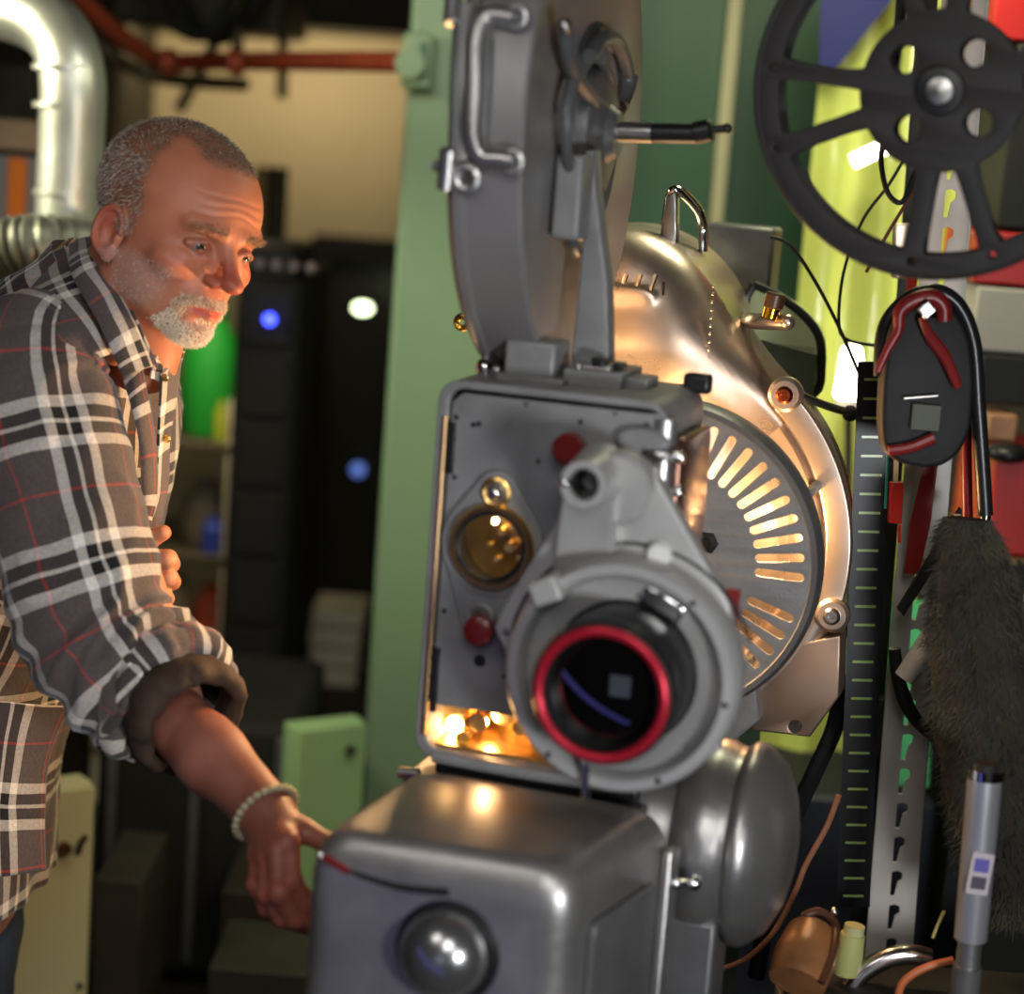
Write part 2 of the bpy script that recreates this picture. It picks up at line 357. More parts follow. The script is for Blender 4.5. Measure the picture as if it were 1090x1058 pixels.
# binders / boxes at the left edge
a, b = P(-30, 236, 3.9), P(42, 168, 3.9)
t = thing('carton', 'grey carton with an orange stripe at the left edge behind the duct', 'box', (a[0], 3.9, a[2]))
part('carton_body', MB().box(a[0], b[0], 3.9, 4.2, a[2], b[2]), mat('grey blue card', (.20, .21, .23), 0, .7), t, bevel=.004)
a2, b2 = P(7, 235, 3.89), P(28, 169, 3.89); part('orange_stripe', MB().box(a2[0], b2[0], 3.892, 3.9, a[2]+.003, b[2]-.003), mat('orange tape', (.65, .16, .01), 0, .6), t)
a, b = P(-40, 163, 3.9), P(44, 133, 3.9)
one('archive_box', 'dull pink storage box lying on the striped carton', 'box', MB().box(a[0], b[0], 3.9, 4.2, a[2]+.012, b[2]+.006), mat('dusty pink card', (.30, .22, .15), 0, .7), bevel=.004)
a = P(-30, 238, 3.85); one('wall_shelf', 'dark shelf board carrying the striped carton', 'shelf', MB().box(a[0]-.3, P(60, 238, 3.85)[0], 3.85, 4.3, a[2]-.03, a[2]-.002), M_dark)
# cream plank and dark tube standing behind the face
a, b = P(262, 330, 5.2), P(283, 178, 5.2)
one('leaning_board', 'tall tan board standing just right of the man\'s face', 'board', MB().box(a[0], b[0], 5.2, 5.26, 0, b[2]), mat('tan board', (.42, .29, .09), 0, .6), bevel=.004)
one('rolled_screen', 'dark upright roll standing right of the tan board', 'roll', MB().cyl(P(296, 330, 5.1)*[1, 1, 0], P(296, 178, 5.1), .026), mat('dark olive cloth', (.06, .055, .025), 0, .8))
# dark equipment rack with a blue lamp
a, b = P(236, 640, 4.2), P(322, 300, 4.2)
t = thing('equipment_rack', 'tall black equipment rack with a small blue light', 'rack', ((a[0]+b[0])/2, 4.2, 0))
part('cabinet_body', MB().box(a[0], b[0], 4.2, 4.8, 0, b[2]), M_matte, t, bevel=.01)
zz = .12
while zz < b[2]-.12:
    part('rack_panel', MB().box(a[0]+.015, b[0]-.015, 4.185, 4.2, zz, zz+.13), mat('rack panel black', (.005, .005, .005), .1, .7), t, bevel=.003); zz += .145
part('blue_lamp', MB().ball(P(287, 340, 4.15), .012), mat('blue signal lamp', (.02, .03, .8), 0, .3, emit=(.05, .07, 1), es=6), t)
t = thing('rack_top_amplifier', 'black amplifier with small knobs standing on the equipment rack', 'amplifier', ((a[0]+b[0])/2, 4.2, b[2]))
part('case', MB().box(a[0]+.01, b[0]-.02, 4.22, 4.6, b[2]+.001, b[2]+.06), M_matte, t, bevel=.006)
for q in range(4): part('knob', MB().cyl((a[0]+.04+q*.035, 4.22, b[2]+.03), (a[0]+.04+q*.035, 4.205, b[2]+.03), .009), M_steel, t)
# shelving with clutter
a, b = P(172, 640, 4.6), P(250, 300, 4.6)
t = thing('shelving_unit', 'cream shelving unit full of clutter behind the man\'s chest', 'shelf', ((a[0]+b[0])/2, 4.6, 0))
M_creamp = mat('cream enamel post', (.6, .54, .38), 0, .5)
xs0, xs1 = P(120, 500, 4.6)[0], P(247, 560, 4.6)[0]
for x in (xs0, xs1):
    for y in (4.6, 5.0): part('post', MB().box(x-.018, x+.018, y-.018, y+.018, 0, P(250, 470, 4.6)[2]), M_creamp, t, bevel=.003)
shz = []
for py in (470, 590, 705, 800):
    z = P(220, py, 4.6)[2]; shz.append(z); part('shelf_board', MB().box(xs0-.02, xs1+.02, 4.58, 5.02, z-.02, z), mat('brown shelf', (.07, .055, .03), 0, .6), t, bevel=.003)
def onshelf(name, label, cat, x, w, h, z, col, shape='box', Y=4.62, d=.2, rough=.6, group=None):
    X = P(x, 500, Y)[0]; m = mat('c_'+name+str(col), col, 0, rough)
    if shape == 'box': mb = MB().box(X, X+w, Y, Y+d, z+.001, z+h)
    elif shape == 'jar': mb = MB().lathe([(.001, 0), (w*.5, 0), (w*.5, h*.7), (w*.3, h*.85), (w*.3, h), (.001, h)], Matrix.Translation((X+w/2, Y+.05, z+.001)), 20)
    else:
        mb = MB().lathe([(.001, 0), (w*.45, .004), (w*.55, h*.3), (w*.5, h*.7), (w*.25, h*.9), (w*.3, h), (.001, h*.97)], Matrix.Translation((X+w/2, Y+.08, z+.001)), 16)
    return one(name, label, cat, mb, m, group, bevel=.006 if shape == 'box' else 0)
onshelf('green_bag', 'bright green plastic bag on the top shelf below the man\'s beard', 'bag', 184, .125, .30, shz[0], lin('#1f9a2e'), 'sack')
onshelf('paper_cup', 'white pot on the top shelf right of the green bag', 'pot', 236, .05, .12, shz[0], (.6, .5, .4), 'jar', Y=4.59)
onshelf('yellow_bottle', 'small yellow-green bottle in front of the white pot', 'bottle', 222, .03, .09, shz[0], (.35, .4, .02), 'jar', Y=4.57)
onshelf('blue_jar', 'small blue jar on the second shelf of the cream unit', 'jar', 215, .05, .08, shz[1]+.0, (.03, .06, .35), 'jar', Y=4.58)
onshelf('cable_reel', 'grey-brown sack on the second shelf of the cream unit', 'sack', 190, .11, .15, shz[1], (.16, .13, .09), 'sack')
onshelf('orange_pouch', 'orange-red pouch on the third shelf beside the fist', 'pouch', 207, .08, .16, shz[2], (.6, .09, .03), 'sack', Y=4.6)
onshelf('tan_sack', 'tan sack left of the orange pouch', 'sack', 168, .08, .17, shz[2], (.30, .23, .13), 'sack', Y=4.64)
for k in range(3):
    onshelf('ledger', ['lowest', 'middle', 'topmost'][k]+' of three pale ledgers on the bottom shelf behind the cuff', 'book', 180+k*3, .10, .03, shz[3]+k*.032, (.33, .27, .2), Y=4.6, group='ledgers on the bottom shelf')
# things on the far floor and by the door
a = P(326, 728, 5.2); b = P(378, 728, 5.2)
for k in range(4):
    z = P(350, 730, 5.2)[2]+k*.052
    one('film_can_box', ['lowest', 'second lowest', 'second highest', 'topmost'][k]+' of four pale flat boxes stacked by the dark door', 'box', MB().box(a[0]+.004*(k % 2), b[0]+.003*k, 5.2, 5.4, z, z+.044), mat('pale card', (.75, .68, .50), 0, .6), 'flat boxes by the door', bevel=.004)
z = P(350, 730, 5.2)[2]
one('low_table', 'dark low stand under the stacked flat boxes', 'stand', MB().box(a[0]-.03, b[0]+.03, 5.18, 5.45, 0, z-.001), mat('dark brown wood', (.05, .035, .02), 0, .6), bevel=.006)
t = thing('door_reflection', 'small greenish-white glow standing for a reflection in the dark door glass', 'lamp', P(386, 328, 5.6))  # glowing ball stands for a lamp's reflection in the door glass
part('reflection_globe', MB().ball(P(386, 328, 5.6), .020, (1.2, 1, .7)), mat('greenish reflection glow', (.9, 1, .7), 0, .4, emit=(.85, 1, .6), es=7), t)
part('reflection_rod', MB().cyl(P(386, 322, 5.6), P(386, 322, 5.6)+np.array([0, .45, .02]), .004), M_matte, t)
t = thing('blue_reflection', 'small dim blue glow standing for a reflection on the dark door', 'lamp', P(381, 500, 5.95))  # glowing ball stands for a blue reflection in the door glass
part('reflection_ball', MB().ball(P(381, 500, 6.0), .018), mat('dim blue glow', (.1, .2, .5), 0, .4, emit=(.12, .2, .6), es=1.3), t)
part('reflection_base', MB().cyl(P(381, 500, 6.0), P(381, 500, 6.0)*[1, 0, 1]+[0, 6.09, 0], .014), M_matte, t)
# coats / black drape between rack and door
mb = MB(); xa, xb = P(326, 560, 4.9)[0], P(360, 560, 4.9)[0]; n = 40; top = P(340, 345, 4.9)[2]
rings = []
for i, z in enumerate(np.linspace(top, .005, 14)):
    w = (.35+.65*min(1, i/3))*.035
    rings.append([np.array([xa-.02+w*cos(q)*(1+.12*sin(7*q)), 4.95+.5*w*sin(q)*(1+.12*sin(7*q)), z]) for q in np.linspace(0, 2*pi, n, endpoint=False)])
mb.loft(rings); one('hanging_drape', 'long dark drape hanging between the rack and the dark door', 'drape', mb, mat('dark green black cloth', (.012, .016, .008), 0, .9))
# low cabinets
def lowcab(name, label, x0_, y0_, x1_, y1_, Y, m, d):
    a = P(x0_, y0_, Y); b = Pz(x1_, y1_, a[2]); t = thing(name, label, 'cabinet', ((a[0]+b[0])/2, (a[1]+b[1])/2, 0)); x = nrm((b-a)*[1, 1, 0]); w = float(np.linalg.norm((b-a)[:2]))
    n_ = np.array([x[1], -x[0], 0]); fr = frame((a[0], a[1], 0), x, (0, 0, 1), n_)
    part('cabinet_body', MB().box(0, w, .04, a[2], -d, -.015, fr), m, t, bevel=.004)
    part('door_panel', MB().box(.004, w-.002, .05, a[2]-.004, -.014, 0, fr), m, t, bevel=.003); return t, fr, (lambda px, py: (lambda D, o: CAM+D*(((o-CAM)@n_)/(D@n_)))(ray(px, py), a)), n_
M_cab = mat('cream green enamel', (.58, .58, .36), 0, .4, .06, 3)
t, fr, on, n_ = lowcab('low_cabinet', 'cream-green low cabinet at the lower left with a dark lock', -60, 858, 103, 834, 2.9, M_cab, .06)
M_rust = mat('rusty brown metal', (.10, .04, .02), .4, .5)
part('lock_plate', MB().cyl(on(67, 902), on(67, 902)+n_*.012, .010), M_rust, t)
part('key', MB().tube([on(79, 906)+n_*.012, on(81, 892)+n_*.02, on(84, 885)+n_*.025], .005, 8, 4), M_rust, t)
part('screw', MB().cyl(on(84, 1049), on(84, 1049)+n_*.005, .005), M_dull, t)
t, fr, on, n_ = lowcab('mint_cabinet', 'mint green small cabinet between the dark rack and the projector', 316, 776, 392, 768, 3.4, mat('mint enamel', (.26, .42, .20), 0, .4, .06, 3), .05)
part('lock_plate', MB().cyl(on(372, 798), on(372, 798)+n_*.010, .009), M_dull, t)
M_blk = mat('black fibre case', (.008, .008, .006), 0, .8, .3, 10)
a, b = P(98, 930, 3.6), P(318, 775, 3.6)
t = thing('flight_case', 'big black flight case on the floor behind the man\'s forearm', 'case', ((a[0]+b[0])/2, 3.6, 0))
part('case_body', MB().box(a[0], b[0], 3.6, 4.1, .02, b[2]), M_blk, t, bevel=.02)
for x in np.linspace(a[0]+.03, b[0]-.03, 3): part('edge_rail', MB().box(x-.008, x+.008, 3.59, 3.6, .05, b[2]-.02), M_hamd, t, bevel=.002)
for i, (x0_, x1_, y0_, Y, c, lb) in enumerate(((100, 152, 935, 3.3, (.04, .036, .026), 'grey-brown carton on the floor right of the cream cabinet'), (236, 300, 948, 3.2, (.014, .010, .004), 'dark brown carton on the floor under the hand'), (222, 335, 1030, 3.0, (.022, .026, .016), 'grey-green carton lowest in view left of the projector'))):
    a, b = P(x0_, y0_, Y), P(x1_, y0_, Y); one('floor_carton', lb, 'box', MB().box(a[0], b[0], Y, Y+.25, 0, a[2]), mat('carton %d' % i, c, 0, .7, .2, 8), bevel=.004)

# ------------------------------------------------------------------ the projector
PT = thing('film_projector', 'large grey metal film projector with round magazine, red-ringed lens and copper-lit lamp house', 'projector', J(0, 0, -OO[2]))
def mk(label=None): return PT
# base: tapered housing on a pedestal
BZ = JL(612, 935, .22)[2]
plan = [Pz(x, y, BZ)[:2] for x, y in ((325, 892), (612, 937), (722, 868), (437, 818))]
plan = [np.array(p) for p in plan]
def insetp(pl, d):
    c = sum(pl)/4; return [p+(c-p)*d for p in pl]
def roundplan(pl, r, n=6):
    out = []
    for i in range(4):
        a, b, c = pl[i-1], pl[i], pl[(i+1) % 4]; u = nrm(a-b); v = nrm(c-b)
        for t in np.linspace(0, 1, n+1):
            p0, p2 = b+u*r, b+v*r; out.append((1-t)**2*p0+2*t*(1-t)*b+t*t*p2)
    return out
rings = []
for k in range(9):                                # softly rounded shoulder
    a = pi/2*k/8; rings.append([np.array([*q, BZ+.008-.046*(1-cos(a))]) for q in roundplan(insetp(plan, .20*(1-sin(a))), .03)])
rings.append([np.array([*q, .70]) for q in roundplan(plan, .03)])
rings.append([np.array([*q, .02]) for q in roundplan(insetp(plan, .03), .03)])
mb = MB().loft(rings)
base = part('base_housing', mb, M_base, PT, ang=50)
# side panel of the base
e0, e1 = plan[1], plan[2]; ed = nrm(e1-e0); en = np.array([ed[1], -ed[0]])
mbp = MB(); fr = frame((*(e0+en*.001), 0), (*ed, 0), (0, 0, 1), (*en, 0)); Ls = float(np.linalg.norm(e1-e0))
mbp.plate(rrect(.035, Ls-.05, .30, BZ-.05, .012), [], .006, fr, .002); part('side_panel', mbp, M_hamd, base)
mbp = MB().box(Ls-.035, Ls-.012, .2, BZ-.025, 0, .010, fr); part('edge_strip', mbp, M_alu, base, bevel=.003)
dk = JL(476, 1011, .225); fd = frame(dk, UU, ZZ, FF)
mb = MB().lathe([(.050, -.01), (.050, .004), (.046, .008), (.042, .008)], fd); kb = part('dome_bezel', mb, M_black, base)
part('dome_cap', MB().lathe([(.041, .0)]+[(.041*cos(t), .010+.036*sin(t)) for t in np.linspace(0, pi/2, 14)], fd, 48), mat('steel dome', (.40, .40, .40), .9, .22), base)
part('seam_gasket', MB().tube([JL(345, 912, .231), JL(362, 922, .231), JL(392, 934, .232), JL(430, 945, .232), JL(478, 950, .232)], .0035, 8, 6), M_black, base)
part('red_cable_end', MB().tube([JL(345, 912, .235), JL(355, 918, .236), JL(372, 928, .236)], .0035, 8, 4), M_red, base)
part('rivet', MB().ball(JL(341, 910, .234), .004), M_chrome, base)
part('rivet', MB().ball(JL(408, 983, .222), .0035), M_hamd, base)
# turntable plates between base and head
hu0, hu1 = -.138, .090; HT, HB = .166, -.214
neck = part('mounting_plate', MB().box(-.145, .10, -.25, .012, -.255, -.232, frame(J(0, 0, 0), UU, FF, ZZ)), M_hamd, PT, bevel=.004)
part('neck_block', MB().box(-.12, .09, -.24, -.012, -.236, HB+.004, frame(J(0, 0, 0), UU, FF, ZZ)), M_black, PT, bevel=.004)
part('lever', MB().cyl(JL(425, 822, .015), JL(446, 824, .015), .006), M_steel, PT)
part('pin', MB().cyl(JL(624, 812, .11), JL(623, 852, .11), .0035), M_chrome, PT)
# picture head
head = part('picture_head', MB().plate(rrect(hu0, hu1, HB, HT, .022), [rrect(hu0+.012, hu1-.006, HB+.010, HT-.008, .014)], .172, FR(-.17), .002), M_ham, PT)
MB_ = MB().plate(rrect(hu0+.004, hu1-.004, HB+.004, HT-.004, .02), [], .006, FR(-.172)); part('back_plate', MB_, M_hamd, head)
fp = [(hu0+.015, -.158), (hu1-.006, -.158), (hu1-.006, HT-.012), (hu0+.025, HT-.012), (hu0+.015, HT-.022)]
Lp = lambda x, y: L(x, y, .0)
pc = Lp(526, 580)
front = part('front_panel', MB().plate(fp, [circ(pc[0], pc[1], .036)], .006, FR(-.004), .001), M_ham, head)
part('edge_strip', MB().tube([J(hu0+.0085, .001, .13), J(hu0+.0085, .001, -.19)], .0035, 8, 0), mat('bare brass edge', (.8, .52, .25), 1, .25), head)
part('edge_cover', MB().box(hu0+.0135, hu0+.021, .075, .125, .002, .006, FR(0)), M_black, head, bevel=.001)
part('edge_cover', MB().box(hu0+.0135, hu0+.021, -.165, -.10, .002, .006, FR(0)), M_black, head, bevel=.001)
part('bottom_lip', MB().tube([J(hu0+.02, -.002, HB+.002), J(-.02, 0.004, HB+.002), J(hu1-.02, -.002, HB+.002)], .007, 12, 6), M_ham, head)
TF_ = frame(J(0, 0, 0), UU, ZZ, FF)
# film chamber in the opening
gold = mat('lit brass works', (.85, .58, .22), 1, .3, .2, 60, .3, 200)
part('chamber_wall', MB().box(hu0+.013, hu1-.008, HB+.012, -.15, 0, .004, FR(-.12)), gold, head)
part('chamber_floor', MB().box(hu0+.013, hu1-.008, HB+.0105, HB+.0135, 0, .11, FR(-.118)), gold, head)
for q, (x, y, r, l) in enumerate(((475, 765, .014, .05), (505, 772, .010, .06), (530, 764, .013, .05), (550, 778, .008, .06), (492, 786, .007, .07), (458, 782, .008, .05))):
    c = L(x, y, -.03); A = frame(J(c[0], -.10, c[1]), UU, ZZ, FF)
    part('sprocket_roller', MB().lathe([(r*.6, 0), (r, .002), (r, .010), (r*.55, .012), (r*.55, l-.012), (r, l-.010), (r, l), (.001, l)], A, 20), gold, head)
part('work_bulb', MB().ball(JL(484, 771, -.05), .009), M_bulb, head)
part('film_rail', MB().box(hu0+.016, hu0+.12, -.1635, -.160, -.075, -.02, TF_), gold, head, bevel=.001)
point(JL(520, 768, -.045), .35, WARM, .008)
# port with gold ring
ear = L(531, 523, .0); low = L(514, 655, .0)
def hull(c1, r1, c2, r2, n=16):
    c1, c2 = np.array(c1), np.array(c2); d = c2-c1; D = np.linalg.norm(d); t = math.atan2(d[1], d[0]); al = math.acos((r1-r2)/D)
    return [tuple(c1+r1*np.array([cos(x), sin(x)])) for x in np.linspace(t+al, t+2*pi-al, n*2)]+[tuple(c2+r2*np.array([cos(x), sin(x)])) for x in np.linspace(t-al, t+al, n)]
part('port_pad', MB().plate(hull(pc, .052, ear, .021), [circ(*pc, .0365)], .006, FR(.001), .0015), M_ham, head)
part('port_pad', MB().plate(hull(pc, .051, low, .023), [circ(*pc, .0365)], .005, FR(.001), .0015), M_ham, head)
port = part('viewing_port', MB().lathe([(.034, -.03), (.041, -.03), (.0425, .012), (.040, .016), (.036, .016), (.0345, .010), (.034, -.03)], frame(J(pc[0], 0, pc[1]), UU, ZZ, FF), 56), M_brass, PT)
part('port_glass', MB().lathe([(.0345, .002)]+[(.0345*cos(t), .002+.009*sin(t)) for t in np.linspace(0, pi/2, 10)], frame(J(pc[0], 0, pc[1]), UU, ZZ, FF), 40), mat('clear port glass', (1, .97, .9), 0, .02, trans=1, ior=1.25), port)
for (dx, dz, l, r_) in ((-.016, -.006, .020, .003), (-.004, .008, .024, .0045), (.006, -.004, .03, .006), (.014, .012, .016, .003), (.012, -.014, .02, .004), (-.008, -.018, .02, .003)): part('port_glint_rod', MB().cyl(J(pc[0]+dx, -.045, pc[1]+dz), J(pc[0]+dx+.004, -.045+l, pc[1]+dz), r_, r_*.7), gold, port)  # gold rods added to stand for the yellow reflections in the port glass
part('port_tube', MB().lathe([(.0001, -.05), (.0335, -.05), (.0335, -.004)], frame(J(pc[0], 0, pc[1]), UU, ZZ, FF), 40, caps=False), M_matte, port)
point(J(pc[0]-.004, -.012, pc[1]+.02), .035, (1, .8, .5), .003)  # small light added inside the port to make the gold rods shine
part('port_bezel', MB().torus(frame(J(pc[0], .010, pc[1]), UU, ZZ, FF), .0335, .003), M_black, port)
for c, m2 in ((ear, M_brass), (low, M_ham)):
    r_ = part('port_clasp', MB().torus(frame(J(c[0], .008, c[1]), UU, ZZ, FF), .0125, .003, 32, 8), m2, port); part('clasp_screw', MB().ball(J(c[0], .010, c[1]), .0075), M_chrome, port)
# knobs and screws
def knob(x, y, r, l, m, f0=.003, par=None, name='knob'):
    c = L(x, y, f0+l*.6); A = frame(J(c[0], f0, c[1]), UU, ZZ, FF)
    return part(name, MB().lathe([(r*.6, 0), (r*.6, l*.35), (r*.95, l*.4), (r, l*.5), (r*.97, l*.9), (r*.7, l), (.001, l)], A, 28), m, par or head, label=None)
knob(607, 477, .0155, .036, M_red); knob(511, 670, .0150, .028, M_red, .008)
part('pin', MB().cyl(JL(622, 479, .012), JL(632, 480, .012), .004), M_chrome, head)
for x, y, r in ((486, 444, 3), (483, 467, 3), (481, 489, 3), (484, 508, 2.6), (504, 452, 3), (510, 451, 3), (618, 449, 3), (573, 491, 2.5), (672, 462, 3), (560, 430, 2), (459, 742, 3), (460, 720, 3), (461, 700, 3), (511, 703, 7), (537, 720, 3), (473, 650, 2.5), (655, 440, 2)):
    c = L(x, y, .002); part('panel_screw', MB().lathe([(r*.00089, 0), (r*.00089, .001), (.0001, .0015)], frame(J(c[0], .002, c[1]), UU, ZZ, FF), 14), M_black, head)
# hinge column and clasp on the right edge
part('hinge_barrel', MB().cyl(J(hu1-.004, -.006, .150), J(hu1-.004, -.006, -.03), .012, seg=28), M_alu, head)
part('hinge_gap', MB().box(-.004, .001, .115, .145, .0005, .003, frame(J(hu1-.018, .001, 0), UU, ZZ, FF)), M_black, head)
part('side_cover', MB().plate(rrect(-.165, -.02, -.19, .13, .02), [], .012, SR(hu1+.012), .004), mat('gloss metal with brown reflection', (.20, .10, .07), .7, .22, rvar=.05), head)  # red-brown reflection on the metal side is put into this colour
part('top_latch', MB().box(-.012, .016, 0, .02, -.01, .01, frame(JL(740, 418, -.16), UU, ZZ, FF)), M_black, head, bevel=.004)
c = L(690, 470, .006); part('oval_boss', MB().lathe([(.020, 0), (.020, .008), (.016, .012), (.001, .012)], frame(J(c[0]-.006, .001, c[1]), UU*1.3, ZZ*.7, FF), 32), M_ham, head)
part('clasp_bar', MB().box(-.02, .02, -.005, .005, 0, .012, frame(JL(708, 484, .006), UU, ZZ, FF)), M_chrome, head, bevel=.003)
part('clasp_ball', MB().ball(JL(722, 523, .0), .006), M_chrome, head)

# lens assembly
lc = ((L(662, 725, .1)[0]+L(630, 732, .17)[0])/2+.002, (L(662, 725, .1)[1]+L(630, 732, .17)[1])/2-.002)
LF = lambda f0: frame(J(lc[0], f0, lc[1]), UU, ZZ, FF)
tur = part('lens_bracket', MB().plate([L(x, y, .055) for x, y in ((526, 668), (536, 645), (560, 605), (590, 560), (600, 535), (600, 520), (618, 503), (640, 490), (672, 484), (694, 498), (722, 548), (752, 600), (776, 640), (786, 690), (786, 740), (765, 790), (700, 790), (560, 760), (536, 690))], [], .022, FR(.035), .004), M_brk, PT)
part('bracket_spacer', MB().cyl(J(lc[0], -.002, lc[1]), J(lc[0], .036, lc[1]), .085), M_hamd, tur)
part('bracket_groove', MB().torus(LF(.0575), .1175, .0016, 90, 6, radians(20), radians(170)), M_black, tur)
part('flange_ring', MB().lathe([(.094, .045), (.107, .045), (.1085, .05), (.1085, .098), (.105, .103), (.097, .103), (.094, .100), (.090, .088), (.069, .078), (.069, .05)], LF(0), 96), M_brk, tur)
part('flange_screw', MB().ball(J(lc[0]+.101*cos(-.1), .103, lc[1]+.101*sin(-.1)), .003), M_black, tur)
for a in (-1.1, -2.2, .9, 2.5): part('flange_screw', MB().ball(J(lc[0]+.101*cos(a), .103, lc[1]+.101*sin(a)), .003), M_black, tur)
part('clamp_block', MB().box(-.014, .014, -.012, .012, 0, .03, frame(J(lc[0]+.103*cos(2.35), .085, lc[1]+.103*sin(2.35)), nrm(UU+.5*ZZ), nrm(ZZ-.5*UU), FF)), M_brk, tur, bevel=.003)
part('clamp_lug', MB().box(-.014, .014, -.012, .012, 0, .02, frame(JL(752, 790, .07), nrm(UU+ZZ), nrm(ZZ-UU), FF)), M_brk, tur, bevel=.004)
part('barrel_clip', MB().box(-.022, .022, -.010, .010, 0, .018, frame(J(lc[0]+.078*cos(1.15), .07, lc[1]+.078*sin(1.15)), nrm(UU-.45*ZZ), nrm(ZZ+.45*UU), FF)), M_chrome, tur, bevel=.004)
lens = part('projection_lens', MB().lathe([(.070, .04), (.070, .075), (.066, .08), (.066, .158), (.063, .163), (.053, .166), (.050, .150), (.048, .150)], LF(0), 72), M_black, PT)
part('red_ring', MB().torus(LF(.165), .0575, .0048, 96, 14), M_ring, lens)
RC = .15; gl = [(r, .150+math.sqrt(RC*RC-r*r)-math.sqrt(RC*RC-.051**2)) for r in np.linspace(.051, 0.0001, 16)]
part('front_glass', MB().lathe(gl, LF(0), 72), M_glass, lens, ang=60)
bc = L(622, 515, .115); BF = lambda f0: frame(J(bc[0], f0, bc[1]), UU, ZZ, FF)
part('guide_tube', MB().lathe([(.029, .05), (.028, .065), (.0225, .085), (.0225, .116), (.0210, .120), (.0150, .120), (.0135, .115), (.0135, .06), (.001, .06)], BF(0), 48), M_brk, tur)
part('tube_bore', MB().lathe([(.0132, 0), (.0132, .05), (.0125, .052), (.0125, .0), (.001, 0)], BF(.064), 32), M_matte, tur)
part('bracket_boss', MB().lathe([(.035, 0), (.034, .022), (.030, .027), (.001, .027)], frame(J(L(655, 520, .07)[0], .05, L(655, 520, .07)[1]), UU, ZZ, FF), 48), M_brk, tur)
w0, w1, w2, w3 = L(600, 545, .06), L(655, 545, .06), L(640, 618, .06), L(606, 612, .06)
q0 = J(bc[0]-.022, .10, bc[1]-.01); q1 = J(bc[0]+.022, .10, bc[1]-.012)
part('web_rib', MB().add([q0, q1, J(w2[0]+.008, .062, w2[1]), J(w3[0]-.014, .062, w3[1]), J(w0[0], .056, w0[1]), J(w1[0], .056, w1[1]), J(w2[0]+.014, .056, w2[1]), J(w3[0]-.020, .056, w3[1])], [(0, 1, 2, 3), (4, 7, 6, 5), (0, 4, 5, 1), (1, 5, 6, 2), (2, 6, 7, 3), (3, 7, 4, 0)]), M_brk, tur)
c = L(702, 590, .06); part('bracket_screw', MB().lathe([(.0115, 0), (.0115, .008), (.009, .011), (.001, .011)], frame(J(c[0], .056, c[1]), UU, ZZ, FF), 28), mat('white metal screw', (.75, .75, .73), .3, .35), tur)
part('tube_pin', MB().ball(JL(601, 513, .118), .005), M_chrome, tur)
c = L(538, 673, .06); part('bracket_screw', MB().ball(J(c[0], .057, c[1]), .004), M_hamd, tur)
part('red_tag', MB().box(-.008, .004, -.03, .012, 0, .004, frame(JL(783, 640, .04), UU, ZZ, FF)), M_red, tur)

# magazine
YM = radians(15); mn = np.array([cos(YM), -sin(YM), 0]); mt = np.array([-sin(YM), -cos(YM), 0])
mc = P(627, 141, 2.15); MR = .249; TH = .074
MFm = lambda d: frame(mc+mn*d, mt, ZZ, mn)           # (towards lens, up) then out of the face
prof = [(.001, -TH), (MR-.006, -TH), (MR, -TH+.004), (MR+.003, -TH+.008), (MR+.003, -TH+.016), (MR-.001, -TH+.018), (MR-.001, -.004), (MR-.004, -.001), (MR-.012, -.002), (.18, -.004), (.10, .002), (.001, .004)]
mag = part('film_magazine', MB().lathe(prof, MFm(0), 128), M_mag, PT, ang=30)
def LM(x, y, d):   # pixel to magazine face coordinates at offset d
    D = ray(x, y); o = mc+mn*d; t = ((o-CAM)@mn)/(D@mn); X = CAM+t*D-o; return (float(X@mt), float(X[2]))
part('face_ring', MB().torus(MFm(.002), .105, .006, 64, 8), M_hamd, mag)
part('bearing_housing', MB().lathe([(.070, 0), (.068, .012), (.050, .018), (.030, .020), (.022, .030), (.001, .030)], MFm(.002), 48), M_hamd, mag)
hub = LM(640, 139, .03)
for pts, w_ in ((((600, 25), (611, 80), (648, 122)), .007), (((675, 82), (668, 105), (655, 130)), .005), (((628, 60), (640, 42), (657, 45), (668, 80), (662, 112)), .008), (((612, 80), (603, 120), (604, 165), (612, 205), (608, 250), (614, 268)), .006), (((638, 62), (648, 80), (655, 120)), .006)):
    part('face_arm', MB().tube([np.array((MFm(.016) @ Vector((*LM(x, y, .016), 0)))) for x, y in pts], w_, 10, 6), M_hamd, mag)
part('arm_bolt', MB().ball(np.array(MFm(.02) @ Vector((*LM(601, 27, .02), 0))), .007), M_steel, mag)
a, b = LM(604, 255, .02), LM(624, 165, .02)
part('rail_block', MB().box(min(a[0], b[0]), max(a[0], b[0]), a[1], b[1], 0, .028, MFm(.002)), M_ham, mag, bevel=.004)
a, b = LM(635, 245, .02), LM(648, 182, .02)
part('black_pad', MB().box(min(a[0], b[0]), max(a[0], b[0]), a[1], b[1], 0, .014, MFm(.004)), M_matte, mag, bevel=.003)
sp0 = mc+mn*.02; sx = P(628, 139, 2.15)
def alongn(x, y):    # point on the spindle line over pixel column x
    best = min(np.linspace(0, .4, 801), key=lambda d: abs(545+FPX*((sx+mn*d-CAM)@RT)/((sx+mn*d-CAM)@FW)-x)); return sx+mn*best+np.array([0, 0, .0])
p_ = [alongn(x, 0) for x in (630, 694, 742, 750, 757, 773)]
for i in range(len(p_)): p_[i] = p_[i]+np.array([0, 0, .012*i/5])
spn = part('spindle', MB().cyl(p_[0], p_[1], .0105).cyl(p_[1], p_[1]+(p_[2]-p_[1])*.01, .0095), M_steel, mag)
part('spindle_sleeve', MB().cyl(p_[1], p_[2], .0098), M_black, mag)
part('spindle_collar', MB().cyl(p_[2]-mn*.004, p_[4], .0115, ch=.002), M_black, mag)
